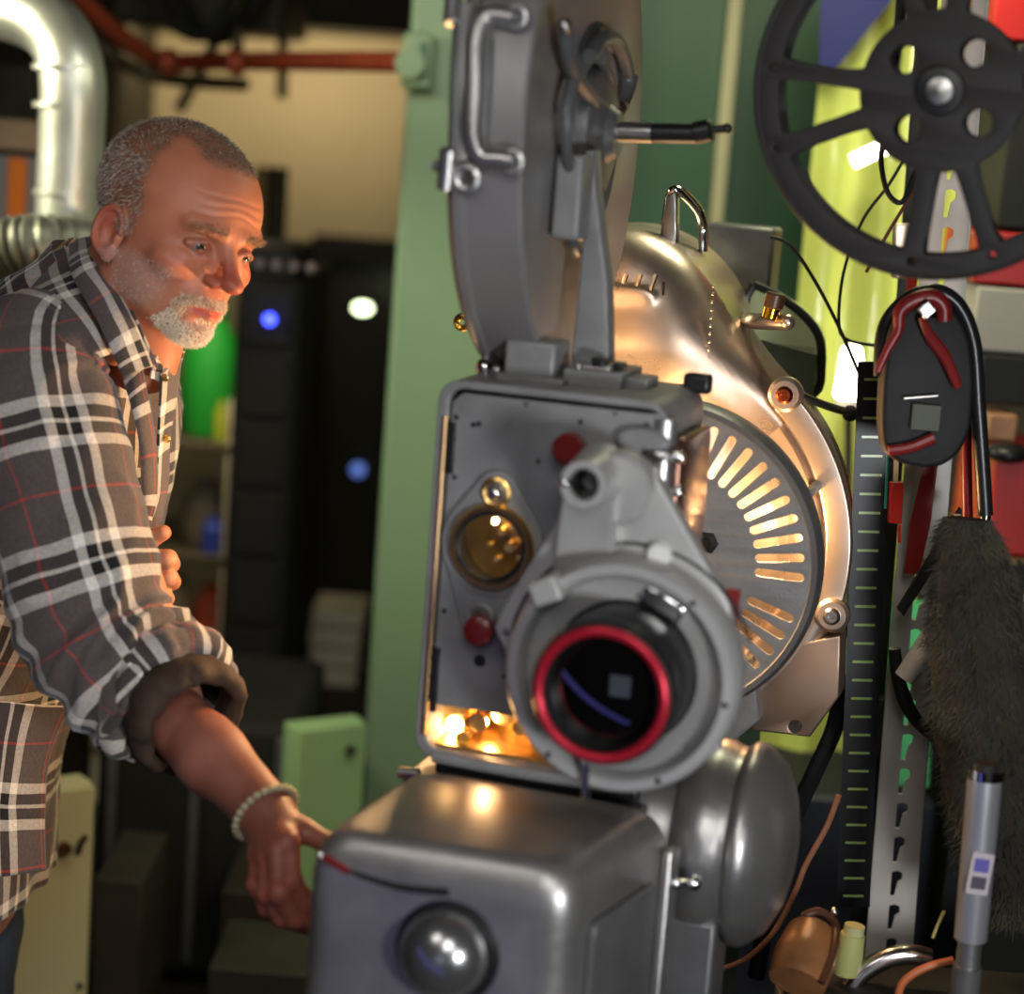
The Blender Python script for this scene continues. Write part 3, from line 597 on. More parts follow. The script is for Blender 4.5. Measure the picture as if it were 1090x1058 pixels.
part('spindle_tip', MB().cyl(p_[4], p_[5], .0045).ball(p_[5], .0055), M_black, mag)
# hinge casting on the magazine rim
HF = lambda x, y, df=0: (lambda a: J(a[0], a[1], a[2]))(_rim(x, y, df))
def _rim(x, y, df):
    D = ray(x, y); a = MR+.004+df                     # intersect the ray with the rim cylinder
    o = CAM-mc; A_ = lambda v: np.array([v@mt, v[2]])
    d2, o2 = A_(D), A_(o); qa = d2@d2; qb = 2*(d2@o2); qc = o2@o2-a*a; disc = qb*qb-4*qa*qc
    t = (-qb-math.sqrt(max(disc, 0)))/(2*qa); X = CAM+t*D-OO; return X@UU, X@FF, X[2]
hin = part('rim_hinge', MB().tube([HF(548, 20, .004), HF(520, 18, .004), HF(508, 40, .004), HF(506, 90, .004), HF(503, 140, .004), HF(512, 166, .004), HF(532, 170, .004), HF(547, 172, .004)], .0105, 14, 6), M_alu, mag)
part('hinge_plate', MB().tube([HF(498, 10, -.006), HF(495, 80, -.006), HF(492, 170, -.006)], .013, 12, 5), M_mag, mag)
part('hinge_rail', MB().tube([HF(519, 40, 0), HF(517, 90, 0), HF(514, 150, 0)], .005, 10, 5), M_hamd, mag)
part('hinge_rail', MB().tube([HF(490, 5, .0), HF(486, 80, .0), HF(484, 165, .0)], .006, 10, 5), M_hamd, mag)
for x, y in ((545, 172), (549, 18)): part('hinge_eye', MB().torus(axisframe(HF(x, y, .006), FF), .009, .004, 24, 8), M_alu, mag); part('hinge_bolt', MB().ball(HF(x, y, .008), .005), M_hamd, mag)
part('hinge_barrel', MB().cyl(HF(478, 158, .004), HF(474, 202, .004), .0085, ch=.0015), M_alu, mag)
part('hinge_barrel', MB().cyl(HF(484, -12, .004), HF(481, 26, .004), .0085, ch=.0015), M_alu, mag)
part('hinge_pin', MB().cyl(HF(462, 176, .0), HF(484, 182, .002), .005), M_hamd, mag)
part('hinge_lug', MB().torus(axisframe(HF(497, 190, .004), FF), .010, .005, 24, 8), M_alu, mag)
# supports under the magazine
TF = frame(J(0, 0, 0), UU, FF, ZZ)
a, b = L(535, 402, -.05), L(592, 366, -.05)
part('magazine_foot', MB().box(a[0], b[0], -.11, -.05, HT-.002, b[1], TF), M_ham, PT, bevel=.004)
a, b = L(527, 404, -.04), L(600, 400, -.04); part('foot_flange', MB().box(a[0], b[0], -.13, -.04, HT-.002, HT+.006, TF), M_ham, PT, bevel=.002)
q = [L(x, y, -.10) for x, y in ((606, 398), (648, 392), (646, 300), (634, 200), (632, 160), (622, 160), (622, 230), (614, 320))]
part('support_bracket', MB().plate(q, [], .030, FR(-.13), .003), M_ham, PT)
for (x0_, x1_, y0_, y1_, f0, d, m2) in ((598, 662, 410, 398, -.06, .09, M_ham), (604, 650, 398, 391, -.07, .07, M_alu), (628, 644, 392, 382, -.07, .02, M_black), (650, 664, 400, 388, -.08, .02, M_black), (660, 690, 415, 404, -.08, .05, M_ham), (610, 618, 394, 386, -.06, .01, M_steel)):
    a, b = L(x0_, y0_, f0), L(x1_, y1_, f0); part('bracket_foot', MB().box(a[0], b[0], f0-d, f0, a[1], b[1], TF), m2, PT, bevel=.002)
part('eye_bolt', MB().torus(axisframe(JL(492, 343, -.22), FF), .0065, .0035, 24, 8).cyl(JL(496, 342, -.22), JL(560, 340, -.24), .003), mat('yellow brass', (.7, .42, .05), 1, .25), mag)
eb = part('rear_latch', MB().box(-.008, .012, -.015, .008, -.02, .0, frame(JL(521, 396, -.10), UU, ZZ, FF)), M_alu, head, bevel=.004)
part('latch_ball', MB().ball(JL(516, 391, -.10), .0095), M_chrome, head)

# shutter housing with radial vents
vc = L(703, 594, -.30); vr = .174
VF = lambda f0: frame(J(vc[0], f0, vc[1]), UU, ZZ, FF)
def slot(a, r0, r1, w):
    c, s_ = cos(a), sin(a); h = w/2; o = []
    for t in np.linspace(-pi/2, pi/2, 6): o.append((r1-h+h*cos(t), h*sin(t)))
    for t in np.linspace(pi/2, 3*pi/2, 6): o.append((r0+h+h*cos(t), h*sin(t)))
    return [(x*c-y*s_, x*s_+y*c) for x, y in o]
angs = [radians(d) for d in (8-8, 8, 16, 24, 32, 40, 48, 56, 64, 72, 80, 88, -17, -25, -33, -41, -49, -57, -65, -73, -81)]
vent = part('vent_disc', MB().plate(circ(0, 0, vr, 96), [slot(a, .106, .160, .0092) for a in angs], .004, VF(-.296), .0008), M_ham, PT)
part('disc_rim', MB().lathe([(vr-.004, -.03), (vr+.003, -.03), (vr+.004, -.004), (vr, .006), (vr-.006, .006), (vr-.009, .002)], VF(-.296), 96, caps=False), M_hamd, vent)
part('centre_screw', MB().lathe([(.013, 0), (.012, .003), (.006, .004), (.006, .008), (.001, .008)], frame(J(L(752, 578, -.29)[0], -.292, L(752, 578, -.29)[1]), UU, ZZ, FF), 6), M_black, vent)
for a in (.5, 2.4, 3.8, 5.4): part('standoff', MB().cyl(J(vc[0]+.165*cos(a), -.30, vc[1]+.165*sin(a)), J(vc[0]+.165*cos(a), -.44, vc[1]+.165*sin(a)), .006), M_hamd, vent)
part('centre_hub', MB().cyl(J(vc[0], -.45, vc[1]), J(vc[0], -.298, vc[1]), .055, .035), M_hamd, vent)

# lamp house
lhc = (-.030, L(669, 566, -.46)[1]); nkc = (-.100, .155); LR = .250; NR = .150
def lampsdf(p):   # p in (u, w, f)
    u_, w_, f_ = p[..., 0], p[..., 1], p[..., 2]
    def rbox(d2, fc, fh, r): q0 = np.maximum(d2+r, 0); ex = np.abs(f_-fc)-fh; q1 = np.maximum(ex+r, 0); return np.sqrt(q0*q0+q1*q1)+np.minimum(np.maximum(d2+r, ex+r), 0)-r
    cr = np.sqrt((u_-lhc[0])**2+(w_-lhc[1])**2)
    bell = rbox(cr-(LR-.012), -.53, .075, .03); bell = smax(bell, -rbox(cr-(LR-.075), -.44, .020, .015), .02)
    top = np.sqrt((u_-nkc[0])**2+np.maximum(w_-nkc[1], 0)**2)-NR; nk = smax(top, lhc[1]-w_, .02)
    neck = rbox(nk, -.595, .140, .062)
    body = smin(bell, neck, .075)
    rb = np.sqrt((u_-(nkc[0]+.098))**2+(f_+.478)**2)-.020; rb = smax(rb, w_-(nkc[1]+.035), .03); rb = smax(rb, lhc[1]-w_+.1, .01); body = smin(body, rb, .012)
    pn = smax(u_-(nkc[0]+.070), w_-(nkc[1]+.085), .02); pn = smax(pn, np.abs(f_+.461)-.012, .006); pn = smax(pn, lhc[1]-w_, .01); pn = smax(pn, top+.03, .02)
    return np.minimum(body, pn)
vs, fs = surfnet(lampsdf, (lhc[0]-.28, lhc[1]-.28, -.77), (lhc[0]+.28, nkc[1]+.17, -.42), .0045)
house = part('lamp_house', MB().add(vs, fs.tolist(), FR(0)), M_lamp, PT, ang=80, weld=False)
HFm = lambda f0: frame(J(lhc[0], f0, lhc[1]), UU, ZZ, FF)
part('bell_rim', MB().lathe([(LR-.075, -.02), (LR-.070, .008), (LR-.052, .022), (LR-.034, .024), (LR-.028, .014), (LR-.022, .016), (LR-.006, .012), (LR, 0), (LR-.004, -.05)], HFm(-.455), 120, radians(138), radians(403)), M_lamp, house, ang=50)
t0, t1 = L(836, 424, -.42), L(886, 656, -.42)
A0 = math.atan2(t0[1]-lhc[1], t0[0]-lhc[0]); A1 = math.atan2(t1[1]-lhc[1], t1[0]-lhc[0])
arc = [(r*cos(a), r*sin(a)) for r, rng_ in ((LR+.004, np.linspace(A1, A0, 30)), (LR-.026, np.linspace(A0, A1, 30))) for a in rng_]
part('rim_strap', MB().plate(arc, [], .014, HFm(-.448), .003), M_lamp, house)
for (x, y), r_, m2 in (((836, 420), .020, M_red), ((886, 655), .020, M_chrome)):
    c = L(x, y, -.43); part('strap_lug', MB().lathe([(r_, 0), (r_, .010), (r_-.004, .014), (.001, .014)], frame(J(c[0], -.440, c[1]), UU, ZZ, FF), 28), M_lamp, house)
    part('lug_screw', MB().lathe([(.010, 0), (.010, .003), (.007, .006), (.004, .006), (.003, .002), (.0001, .002)], frame(J(c[0], -.426, c[1]), UU, ZZ, FF), 20), M_steel if m2 is M_chrome else mat('copper-red screw', (.5, .12, .05), 1, .25), house)
for x in (659, 674, 690):
    a = L(x+8, 292, -.455); b = L(x-1, 326, -.455)
    part('louvre', MB().tube([J(a[0], -.457, a[1]), J((a[0]+b[0])/2-.001, -.4555, (a[1]+b[1])/2), J(b[0], -.457, b[1])], .0032, 8, 4), M_bulb if False else mat('gilt louvre', (1, .85, .62), 1, .22), house)
a, b = L(706, 300, -.455), L(701, 418, -.455)
part('door_seam', MB().tube([J(a[0], -.457, a[1]), J(b[0], -.457, b[1])], .0018, 6, 0), M_black, house)
for i in range(14):
    c = L(758-i*.6, 305+i*8.5, -.44); part('rivet', MB().ball(J(c[0], -.447, c[1]), .0018, seg=8), M_lamp, house)
# handle on top
hp = [JL(708, 262, -.55), JL(712, 212, -.55), JL(722, 203, -.55), JL(742, 222, -.58), JL(748, 240, -.6), JL(748, 268, -.6)]
hd = part('carry_handle', MB().tube(hp, .006, 12, 6), M_chrome, house)
part('handle_bracket', MB().plate([L(x, y, -.55) for x, y in ((703, 262), (710, 208), (722, 203), (722, 262))], [], .020, FR(-.56), .003), M_steel, house)
# rear boxes
a, b = L(742, 312, -.78), L(825, 243, -.78)
part('rear_box', MB().box(a[0], b[0], -.85, -.78, a[1], b[1], TF), M_hamd, house, bevel=.006)
q = smoothpoly([L(x, y, -.70) for x, y in ((792, 298), (835, 318), (866, 345), (876, 372), (870, 428), (796, 404))], 1)
gr = part('cooling_cover', MB().plate(q, [], .05, FR(-.75), .004), mat('pale cover with green light', (.50, .58, .32), 0, .4), house)  # green light falling on the pale cover is put into its colour
part('cover_gasket', MB().tube([J(p[0], -.699, p[1]) for p in q+[q[0]]], .0055, 8, 3), M_black, house)
for i in range(22):
    x = 806+i*2.8; a, b = L(x, 408+i*.75, -.695), L(x, 362+i*.75, -.695)
    part('cooling_fin', MB().box(a[0]-.0009, a[0]+.0009, -.70, -.690, a[1], b[1], TF), mat('green tinted fin', (.10, .12, .07), 0, .5), house)
a, b = L(804, 412, -.699), L(868, 360, -.699); part('fin_plate', MB().box(a[0], b[0], -.700, -.6985, a[1]-.006, b[1]-.012, TF), mat('pale fin plate', (.34, .40, .22), 0, .5), house)  # plate and fins carry the same green light in their colour
part('elbow_fitting', MB().tube([JL(796, 341, -.55), JL(806, 342, -.52), JL(838, 343, -.50)], .0095, 16, 6).ball(JL(838, 343, -.50), .0098), M_lamp, house)
part('brass_cap', MB().cyl(JL(819, 340, -.495), JL(825, 318, -.495), .010, ch=.002), mat('amber brass', (.65, .36, .03), 1, .2), house)
part('thumb_wheel', MB().cyl(JL(822, 328, -.495), JL(826, 312, -.495), .0125, ch=.002), mat('brown bakelite', (.06, .03, .01), 0, .35), house)
rod = part('tie_rod', MB().tube([JL(845, 418, -.55), JL(880, 432, -.58), JL(903, 439, -.6)], .005, 8, 4), M_steel, house)
part('rod_knob', MB().ball(JL(905, 440, -.6), .010), M_matte, house)
# lower bracket
q = [L(x, y, -.44) for x, y in ((778, 700), (895, 676), (893, 742), (862, 785), (800, 778))]
lb = part('lower_bracket', MB().plate(q, [circ(*L(846, 774, -.44), .0065, 20)], .05, FR(-.49), .003), mat('bronze plate', (.34, .24, .18), .8, .42, .12, 9), PT)
part('plug', MB().cyl(JL(846, 774, -.46), JL(846, 774, -.441), .0066), M_matte, lb)
part('side_wall', MB().plate([L(x, y, -.40) for x, y in ((740, 730), (800, 700), (806, 770), (782, 790), (700, 800))], [], .08, FR(-.49), .004), M_ham, PT)
part('stand_column', MB().box(-.05, .10, -.72, -.48, -OO[2]+.01, lhc[1]-.2, TF), M_hamd, PT, bevel=.01)
part('rear_foot', MB().box(-.14, .11, -.72, .15, -OO[2]+.001, -OO[2]+.05, TF), M_hamd, PT, bevel=.01)
# motor housing right of the base
mo = J(.125, -.10, L(750, 890, -.10)[1]); mp = [(.001, -.06), (.088, -.06), (.093, -.05), (.094, -.022), (.089, -.014), (.0885, -.002), (.098, .006), (.102, .018), (.102, .036), (.097, .046), (.0965, .054), (.103, .060), (.1035, .067), (.099, .076), (.085, .092), (.058, .105), (.03, .111), (.001, .112)]
mot = part('motor_housing', MB().lathe(mp, frame(mo, FF, ZZ, -UU) if False else frame(mo, -FF, ZZ, UU), 96), M_base, PT, ang=50)
a, b = L(668, 842, -.06), L(738, 796, -.06)
part('gear_cover', MB().box(a[0], b[0], -.2, -.05, a[1], b[1], TF), M_base, mot, bevel=.014, seg=4)
part('drain_tap', MB().cyl(JL(718, 940, .04), JL(738, 940, .03), .004).ball(JL(738, 940, .03), .008).ball(JL(719, 940, .04), .006), M_chrome, mot)
a, b = L(722, 1060, -.02), L(762, 985, -.02); part('motor_bracket', MB().box(a[0]-.03, b[0], -.10, -.02, a[1]-.2, b[1], TF), M_hamd, mot, bevel=.004)
# ------------------------------------------------------------------ right-hand side
M_post = mat('painted steel post', (.62, .58, .53), .05, .5, .15, 12)
M_postd = mat('dark steel post', (.05, .05, .048), .5, .5)
# lit curtain, its banner and the dark plinth below it
mb = MB(); Y = 3.35; top = P(930, -60, Y)[2]; bot = P(930, 826, Y)[2]; xa, xb = P(850, 300, Y)[0], P(1010, 300, Y)[0]; n = 60
def cur(x, z, o): return (x, Y+o+.010*sin(x*70)+.008*sin(x*31+2*z), z)
g = [[cur(x, z, 0) for x in np.linspace(xa, xb, n)] for z in np.linspace(bot, top, 24)]
g2 = [[cur(x, z, .006) for x in np.linspace(xa, xb, n)] for z in np.linspace(bot, top, 24)]
mb.loft([g[i]+g2[i][::-1] for i in range(24)]); 
one('plastic_curtain', 'glossy yellow-green plastic curtain hanging at the right of the green wall', 'curtain', mb, mat('yellow green vinyl', (.50, .55, .13), 0, .25, .06, 5, coat=.5), None)
mb = quadbox('b', [P(x, y, 3.28) for x, y in ((874, -30), (975, -30), (948, 2), (888, 76), (872, 76))], .004, None)
one('blue_banner', 'dark blue triangular banner corner hanging before the yellow-green curtain', 'banner', mb, mat('deep blue cloth', (.002, .004, .10), 0, .6))
a, b = P(775, 1100, 3.1), P(1000, 842, 3.1)
one('dark_plinth', 'long black-blue crate below the yellow-green curtain', 'crate', MB().box(a[0], b[0], 3.1, 3.7, 0, b[2]-.022), mat('blue black paint', (.004, .005, .014), 0, .6), bevel=.01)
a, b = P(780, 842, 3.36), P(900, 640, 3.36)
one('curtain_panel', 'yellow-green panel showing under the lamp house', 'panel', MB().box(a[0], b[0], 3.38, 3.40, P(850, 836, 3.38)[2], b[2]), MATS['yellow green vinyl'])
t = thing('glow_capsule', 'short white glowing tube before the curtain', 'lamp', P(902, 425, 3.2))  # glowing tube put where the curtain has a bright upright spot
part('glow_tube', MB().cyl(P(904, 425, 3.2), P(907, 368, 3.2), .024, .015, ch=.006), mat('white tube glow', (1, 1, .9), 0, .4, emit=(1, 1, .82), es=9), t)
part('capsule_cap', MB().cyl(P(903, 436, 3.2), P(904, 424, 3.2), .020), M_post, t)
part('capsule_stem', MB().tube([P(903, 436, 3.2), P(903, 600, 3.2), P(903, 838, 3.2)], .006, 8, 0), M_matte, t)
a = P(905, 167, 3.25); t = thing('glow_strip', 'small slanting white glowing tube before the curtain, seen through the reel', 'lamp', a)  # glowing tube put where the curtain has a white streak
part('glow_tube', MB().cyl(P(908, 172, 3.24), P(944, 155, 3.24), .011), MATS['white tube glow'], t)
part('strip_cord', MB().tube([P(944, 155, 3.24), P(956, 60, 3.24), P(958, -40, 3.24)], .006, 8, 5), M_matte, t)
# posts
def postpl(name, label, top, bot, Y, w0, w1, m, holes=False, th=.004):
    A = P(*bot, Y); B = P(*top, Y); d = nrm(B-A); x = nrm(np.cross(np.cross(d, [1, 0, 0]), d)*-1) if False else nrm(np.array([d[2], 0, -d[0]])); Ln = float(np.linalg.norm(B-A))
    wa, wb = w0*Y/FPX, w1*Y/FPX; hl = []
    if holes:
        s_ = .02
        while s_ < Ln-.05:
            hl.append([(-.004, s_), (.001, s_), (.004, s_+.018), (.009, s_+.022), (.009, s_+.030), (.003, s_+.033), (-.004, s_+.031)]); s_ += .044
    t = thing(name, label, 'post', (A[0], Y, A[2])); fr = frame(A, x, d, (0, -1, 0))
    part('front_flange', MB().plate([(-wa/2, 0), (wa/2, 0), (wb/2, Ln), (-wb/2, Ln)], hl, th, fr, .0008), m, t)
    part('side_flange', MB().box(wa/2-.004, wa/2, 0, Ln, -.04, 0, fr), m, t, bevel=.001)
    return t
zf = 1500
t = postpl('slotted_post', 'grey slotted steel post with keyhole slots, standing at the right below the reel', (1030, -60), (938, 1110), 2.45, 54, 44, M_post, True)
postpl('steel_post', 'dark steel post standing left of the slotted post', (992, -60), (905, 1110), 2.6, 20, 20, M_postd)
postpl('steel_post', 'dark steel post standing right of the slotted post', (1072, 600), (1002, 1110), 2.6, 44, 44, M_matte)
# reel
def reel():
    Y = 2.0; c = P(1004, 97, Y); k = Y/FPX*1.015; r = 191*k
    t = thing('film_reel', 'big dark empty film reel with paired spokes hanging at the top right', 'reel', c); t.rotation_euler = (0, 0, 0)
    n_ = nrm(CAM-c+np.array([.0, 0, 0])); n_ = nrm(np.array([n_[0]-.10, n_[1], n_[2]])); x = nrm(np.cross([0, 0, 1.], n_)); y = np.cross(n_, x)
    rot = radians(-4); x, y = x*cos(rot)+y*sin(rot), y*cos(rot)-x*sin(rot); A = frame(c, x, y, n_)
    holes = []
    ri, rh = .868*r, .43*r
    def sector(a0, a1, w):     # opening between two spokes of half width w
        pts = []
        i0, i1 = math.asin(w/ri), math.asin(w/rh)
        for a in np.linspace(a0+i0, a1-i0, 16): pts.append((ri*cos(a), ri*sin(a)))
        for a in np.linspace(a1-i1, a0+i1, 8): pts.append((rh*cos(a), rh*sin(a)))
        return smoothpoly(pts, 3)
    base = 180
    for q in range(4):
        s0 = radians(base+90*q); holes.append(sector(s0, s0+radians(27), .05*r)); holes.append(sector(s0+radians(27), s0+radians(90), .048*r))
        for d in (0, 27): a = s0+radians(d); holes.append(circ(.915*r*cos(a), .915*r*sin(a), .024*r, 16))
        a = s0+radians(58); holes.append(circ(.26*r*cos(a), .26*r*sin(a), .075*r, 20))
    holes.append(circ(0, 0, .05*r, 16))
    M_reel = mat('dark bronze reel', (.008, .006, .005), 0, .6, .2, 10)
    part('front_flange', MB().plate(circ(0, 0, r, 96), holes, .003, A @ Matrix.Translation((0, 0, .022)), .0008), M_reel, t)
    part('rear_flange', MB().plate(circ(0, 0, r, 96), holes, .003, A @ Matrix.Translation((0, 0, -.022)), .0008), M_reel, t)
    part('reel_core', MB().lathe([(.13*r, -.019), (.13*r, .022)], A, 64), M_reel, t)
    part('rim_bead', MB().torus(A @ Matrix.Translation((0, 0, .0235)), r-.002, .003, 96, 8), M_reel, t)
    part('hub_cap', MB().lathe([(.13*r, .024), (.12*r, .034), (.05*r, .036), (.001, .036)], A, 32), M_black, t)
    part('axle', MB().lathe([(.012, -.42), (.012, .040), (.001, .042)], A, 20), M_steel, t)
reel()
# hanging film strip
def filmstrip():
    Y = 2.36; A = P(908, 965, Y); B = P(932, 385, Y); d = nrm(B-A); Ln = float(np.linalg.norm(B-A)); x = nrm(np.array([d[2], 0, -d[0]])); w = .0400
    holes = []; s_ = .012
    while s_ < Ln-.012: holes.append(rrect(-.0125, .0125, s_, s_+.0032, .001, 2)); s_ += .0222
    t = thing('film_strip', 'long dark strip of film hanging left of the slotted post', 'film', A); fr = frame(A, x, d, (0, -1, 0))
    part('strip', MB().plate([(-w/2, 0), (w/2, 0), (w/2, Ln), (-w/2, Ln)], holes, .0006, fr), mat('dark film', (.003, .003, .005), 0, .4), t)
    part('clear_frames', MB().box(-w/2+.002, w/2-.008, 0, Ln, -.0012, -.0008, fr), mat('greenish clear film', (.30, .42, .12), 0, .25), t)
    part('sound_track', MB().box(w/2-.0035, w/2-.0005, Ln*.74, Ln, .0007, .0012, fr), mat('teal film edge', (.05, .45, .30), 0, .3), t)
filmstrip()
def ribbon(name, label, cat, l, r, Y, th, m, **k):
    a = [P(x, y, Y) for x, y in l]; b = [P(x, y, Y) for x, y in r]
    mb = quadbox('r', a+b[::-1], th, m); return one(name, label, cat, mb, m, None, **k)
# pouch, loops and straps hung on the post
Yc = 2.2
t = thing('hanging_pouch', 'black round-topped pouch with red piping hung on the slotted post below the reel', 'pouch', P(990, 315, Yc))
body = [(946, 352), (955, 335), (972, 322), (992, 318), (1012, 326), (1026, 345), (1034, 372), (1036, 420), (1030, 470), (1000, 500), (950, 492), (936, 470), (938, 400)]
A = frame((0, Yc, 0), (1, 0, 0), (0, 0, 1), (0, -1, 0)); bp = smoothpoly([(P(x, y, Yc)[0], P(x, y, Yc)[2]) for x, y in body], 2)
part('pouch_body', MB().plate(bp, [], .04, A @ Matrix.Translation((0, 0, -.03)), .006), mat('black vinyl', (.006, .006, .006), 0, .65, .3, 20, .5, 40), t)
part('grey_label', MB().box(P(966, 452, Yc)[0], P(997, 452, Yc)[0], Yc-.018, Yc-.010, P(980, 456, Yc)[2], P(980, 428, Yc)[2]), mat('grey green label', (.07, .075, .055), 0, .6), t, bevel=.001)
part('buckle_bar', MB().cyl(P(962, 424, Yc-.015), P(998, 421, Yc-.015), .002), M_steel, t)
M_reddk = mat('deep red rubber', (.20, .012, .012), 0, .35)
part('red_piping', MB().tube([P(x, y, Yc-.025) for x, y in ((934, 396), (945, 372), (956, 352), (958, 332), (972, 320), (992, 316), (1004, 326), (1005, 342))], [.004, .005, .008, .009, .008], 12, 6), M_reddk, t)
part('red_strap', MB().tube([P(x, y, Yc-.022) for x, y in ((981, 338), (990, 358), (1006, 380), (1020, 412))], [.004, .007, .005], 10, 6), M_reddk, t)
part('red_piping', MB().tube([P(x, y, Yc-.018) for x, y in ((946, 480), (970, 476), (994, 466))], .006, 10, 6), M_reddk, t)
part('hook_bolt', MB().box(-.008, .008, -.008, .008, 0, .012, frame(P(985, 329, Yc-.03), nrm((1, 0, 1)), nrm((-1, 0, 1)), (0, -1, 0))), M_chrome, t, bevel=.002)
one('cable_loop', 'thick black cable looping over the pouch and down to the right', 'cable', MB().tube([P(x, y, Yc+.02) for x, y in ((938, 400), (942, 350), (965, 320), (995, 310), (1020, 325), (1036, 365), (1041, 430), (1046, 500), (1049, 548))], .0085, 14, 8), mat('black cable rubber', (.013, .013, .015), 0, .3), None)
one('inner_cable', 'dark red cable hanging inside the black loop beside the pouch', 'cable', MB().tube([P(x, y, Yc+.06) for x, y in ((1024, 380), (1028, 440), (1029, 500), (1030, 552))], .006, 12, 8), M_reddk, None)
for (x, y), c_, lb in (((1049, 553), M_chrome, 'bright metal plug at the end of the black loop'), ((1018, 556), M_chrome, 'bright metal plug beside the furry mitt')):
    one('cable_plug', lb, 'plug', MB().cyl(P(x, y+14, Yc+.02), P(x, y-8, Yc+.02), .006, ch=.001).cyl(P(x, y+16, Yc+.02), P(x, y+8, Yc+.02), .0085), c_)
ribbon('red_lashing', 'dark red strap lashed slanting down the slotted post', 'strap', ((984, 490), (968, 560), (962, 610)), ((999, 490), (990, 560), (978, 612)), 2.40, .006, M_reddk)
ribbon('black_strap', 'black strap slanting across the slotted post to the left', 'strap', ((1022, 540), (990, 590), (955, 648)), ((1030, 548), (1000, 598), (962, 656)), 2.34, .006, M_matte)
one('curved_hook', 'black curved hook arm crossing the slotted post', 'hook', MB().tube([P(x, y, 2.36) for x, y in ((952, 690), (958, 730), (972, 762), (994, 786))], [.007, .009, .006], 12, 8), M_black)
one('hook_sleeve', 'grey metal sleeve slanting beside the black curved hook', 'sleeve', MB().cyl(P(1012, 655, 2.34), P(962, 722, 2.34), .018, .012), M_post)
ribbon('red_clip', 'bright red plastic clip between the film and the slotted post', 'clip', ((948, 514), (946, 557)), ((962, 514), (960, 558)), 2.33, .012, M_red2, bevel=.001)
ribbon('red_stick', 'thin orange-red stick below the bright red clip', 'stick', ((956, 559), (956, 578)), ((959, 559), (959, 578)), 2.33, .003, M_red2)
ribbon('wooden_peg', 'thin tan peg above the bright red clip', 'peg', ((952, 478), (951, 513)), ((957, 478), (956, 513)), 2.33, .004, mat('tan wood', (.5, .33, .18), 0, .6))
ribbon('red_tape', 'upright strip of bright red tape on the post just below the reel', 'tape', ((968, 282), (964, 314)), ((978, 282), (975, 312)), 2.5, .003, M_red2)
ribbon('copper_terminal', 'copper terminal block on the post at the reel\'s lower rim', 'terminal', ((953, 238), (951, 296)), ((972, 238), (968, 298)), 2.52, .02, M_lamp, bevel=.002)
ribbon('green_sheet', 'small green sheet showing between film strip and slotted post', 'sheet', ((928, 640), (920, 832)), ((1000, 640), (988, 838)), 3.15, .003, mat('bright green card', (.05, .30, .13), 0, .5))
ribbon('cassette_box', 'dark box with pale lettering beside the slotted post', 'box', ((926, 745), (922, 806)), ((944, 745), (940, 808)), 2.568, .03, mat('dark grey plastic', (.03, .03, .03), 0, .4), bevel=.001)
# furry mitt and metal tube
def mitt():
    Y = 2.15; cs = [(1028, 552, 22), (1034, 580, 34), (1040, 640, 48), (1048, 700, 60), (1056, 770, 66), (1064, 850, 60), (1072, 930, 50), (1076, 985, 30)]
    rings = []; N = 48
    X = np.linspace(0, len(cs)-1, 40)
    for i, q in enumerate(X):
        cx, cy, w = [np.interp(q, range(len(cs)), [c[j] for c in cs]) for j in range(3)]; c = P(cx, cy, Y); r = w*Y/FPX
        rings.append([c+np.array([1, 0, 0])*r*cos(a)*(1+.12*noise.noise(Vector((3*cos(a), 3*sin(a), q))))+np.array([0, 1, 0])*r*.6*sin(a)*(1+.12*noise.noise(Vector((3*cos(a), 3*sin(a), q+5)))) for a in np.linspace(0, 2*pi, N, endpoint=False)])
    t = thing('furry_mitt', 'dark furry dusting mitt hanging at the right edge', 'duster', P(1050, 985, Y))
    m = mat('dark olive fur', (.014, .012, .007), 0, .8, .6, 25); part('mitt_body', MB().loft(rings), m, t)
    mb = MB()
    for _ in range(9000):
        i = random.randrange(1, 39); j = random.randrange(N); p = rings[i][j]; cx = sum(rings[i])/N; o = nrm(p-cx)
        d = nrm(o*.8+np.array([random.gauss(0, .5), random.gauss(0, .5), -1.0+random.gauss(0, .4)])); s_ = nrm(np.cross(d, [random.random()-.5, -1, 0])); l = random.uniform(.008, .02); p = p+np.array([0, 0, random.uniform(-.006, .006)])
        mb.add([p-s_*.0006, p+s_*.0006, p+d*l], [(0, 1, 2)])
    ms = mat('fur tips', (.035, .031, .018), 0, .8, .95, 14); part('fur', mb, ms, t, weld=False)
mitt()
bz = P(900, 1046, 2.1)[2]
t = thing('metal_canister', 'upright silver tube with a small label at the lower right', 'canister', P(1030, 1040, 2.0))
part('tube_body', MB().cyl(P(1033, 1000, 2.0), P(1049, 822, 2.0), .0165, .0175, ch=.001), mat('satin silver', (.55, .55, .58), .7, .3, .1, 8), t)
part('tube_rim', MB().cyl(P(1048.5, 828, 2.0), P(1049.5, 818, 2.0), .0188), M_chrome, t)
part('threaded_neck', MB().cyl(P(1030, 1032, 2.0), P(1033, 998, 2.0), .012), M_alu, t)
part('base_collar', MB().cyl(np.array([P(1030, 1040, 2.0)[0], 2.0, bz]), P(1030, 1028, 2.0), .015), M_hamd, t)
part('top_plug', MB().cyl(P(1049, 822, 2.0), P(1050, 812, 2.0), .012), M_matte, t)
a = P(1043, 930, 1.982); part('paper_label', MB().plate(rrect(-.011, .011, -.022, .022, .002), [], .001, frame(a, nrm((1, 0, -.07)), nrm((.07, 0, 1)), (0, -1, 0))), mat('pale label', (.45, .40, .42), 0, .5), t)
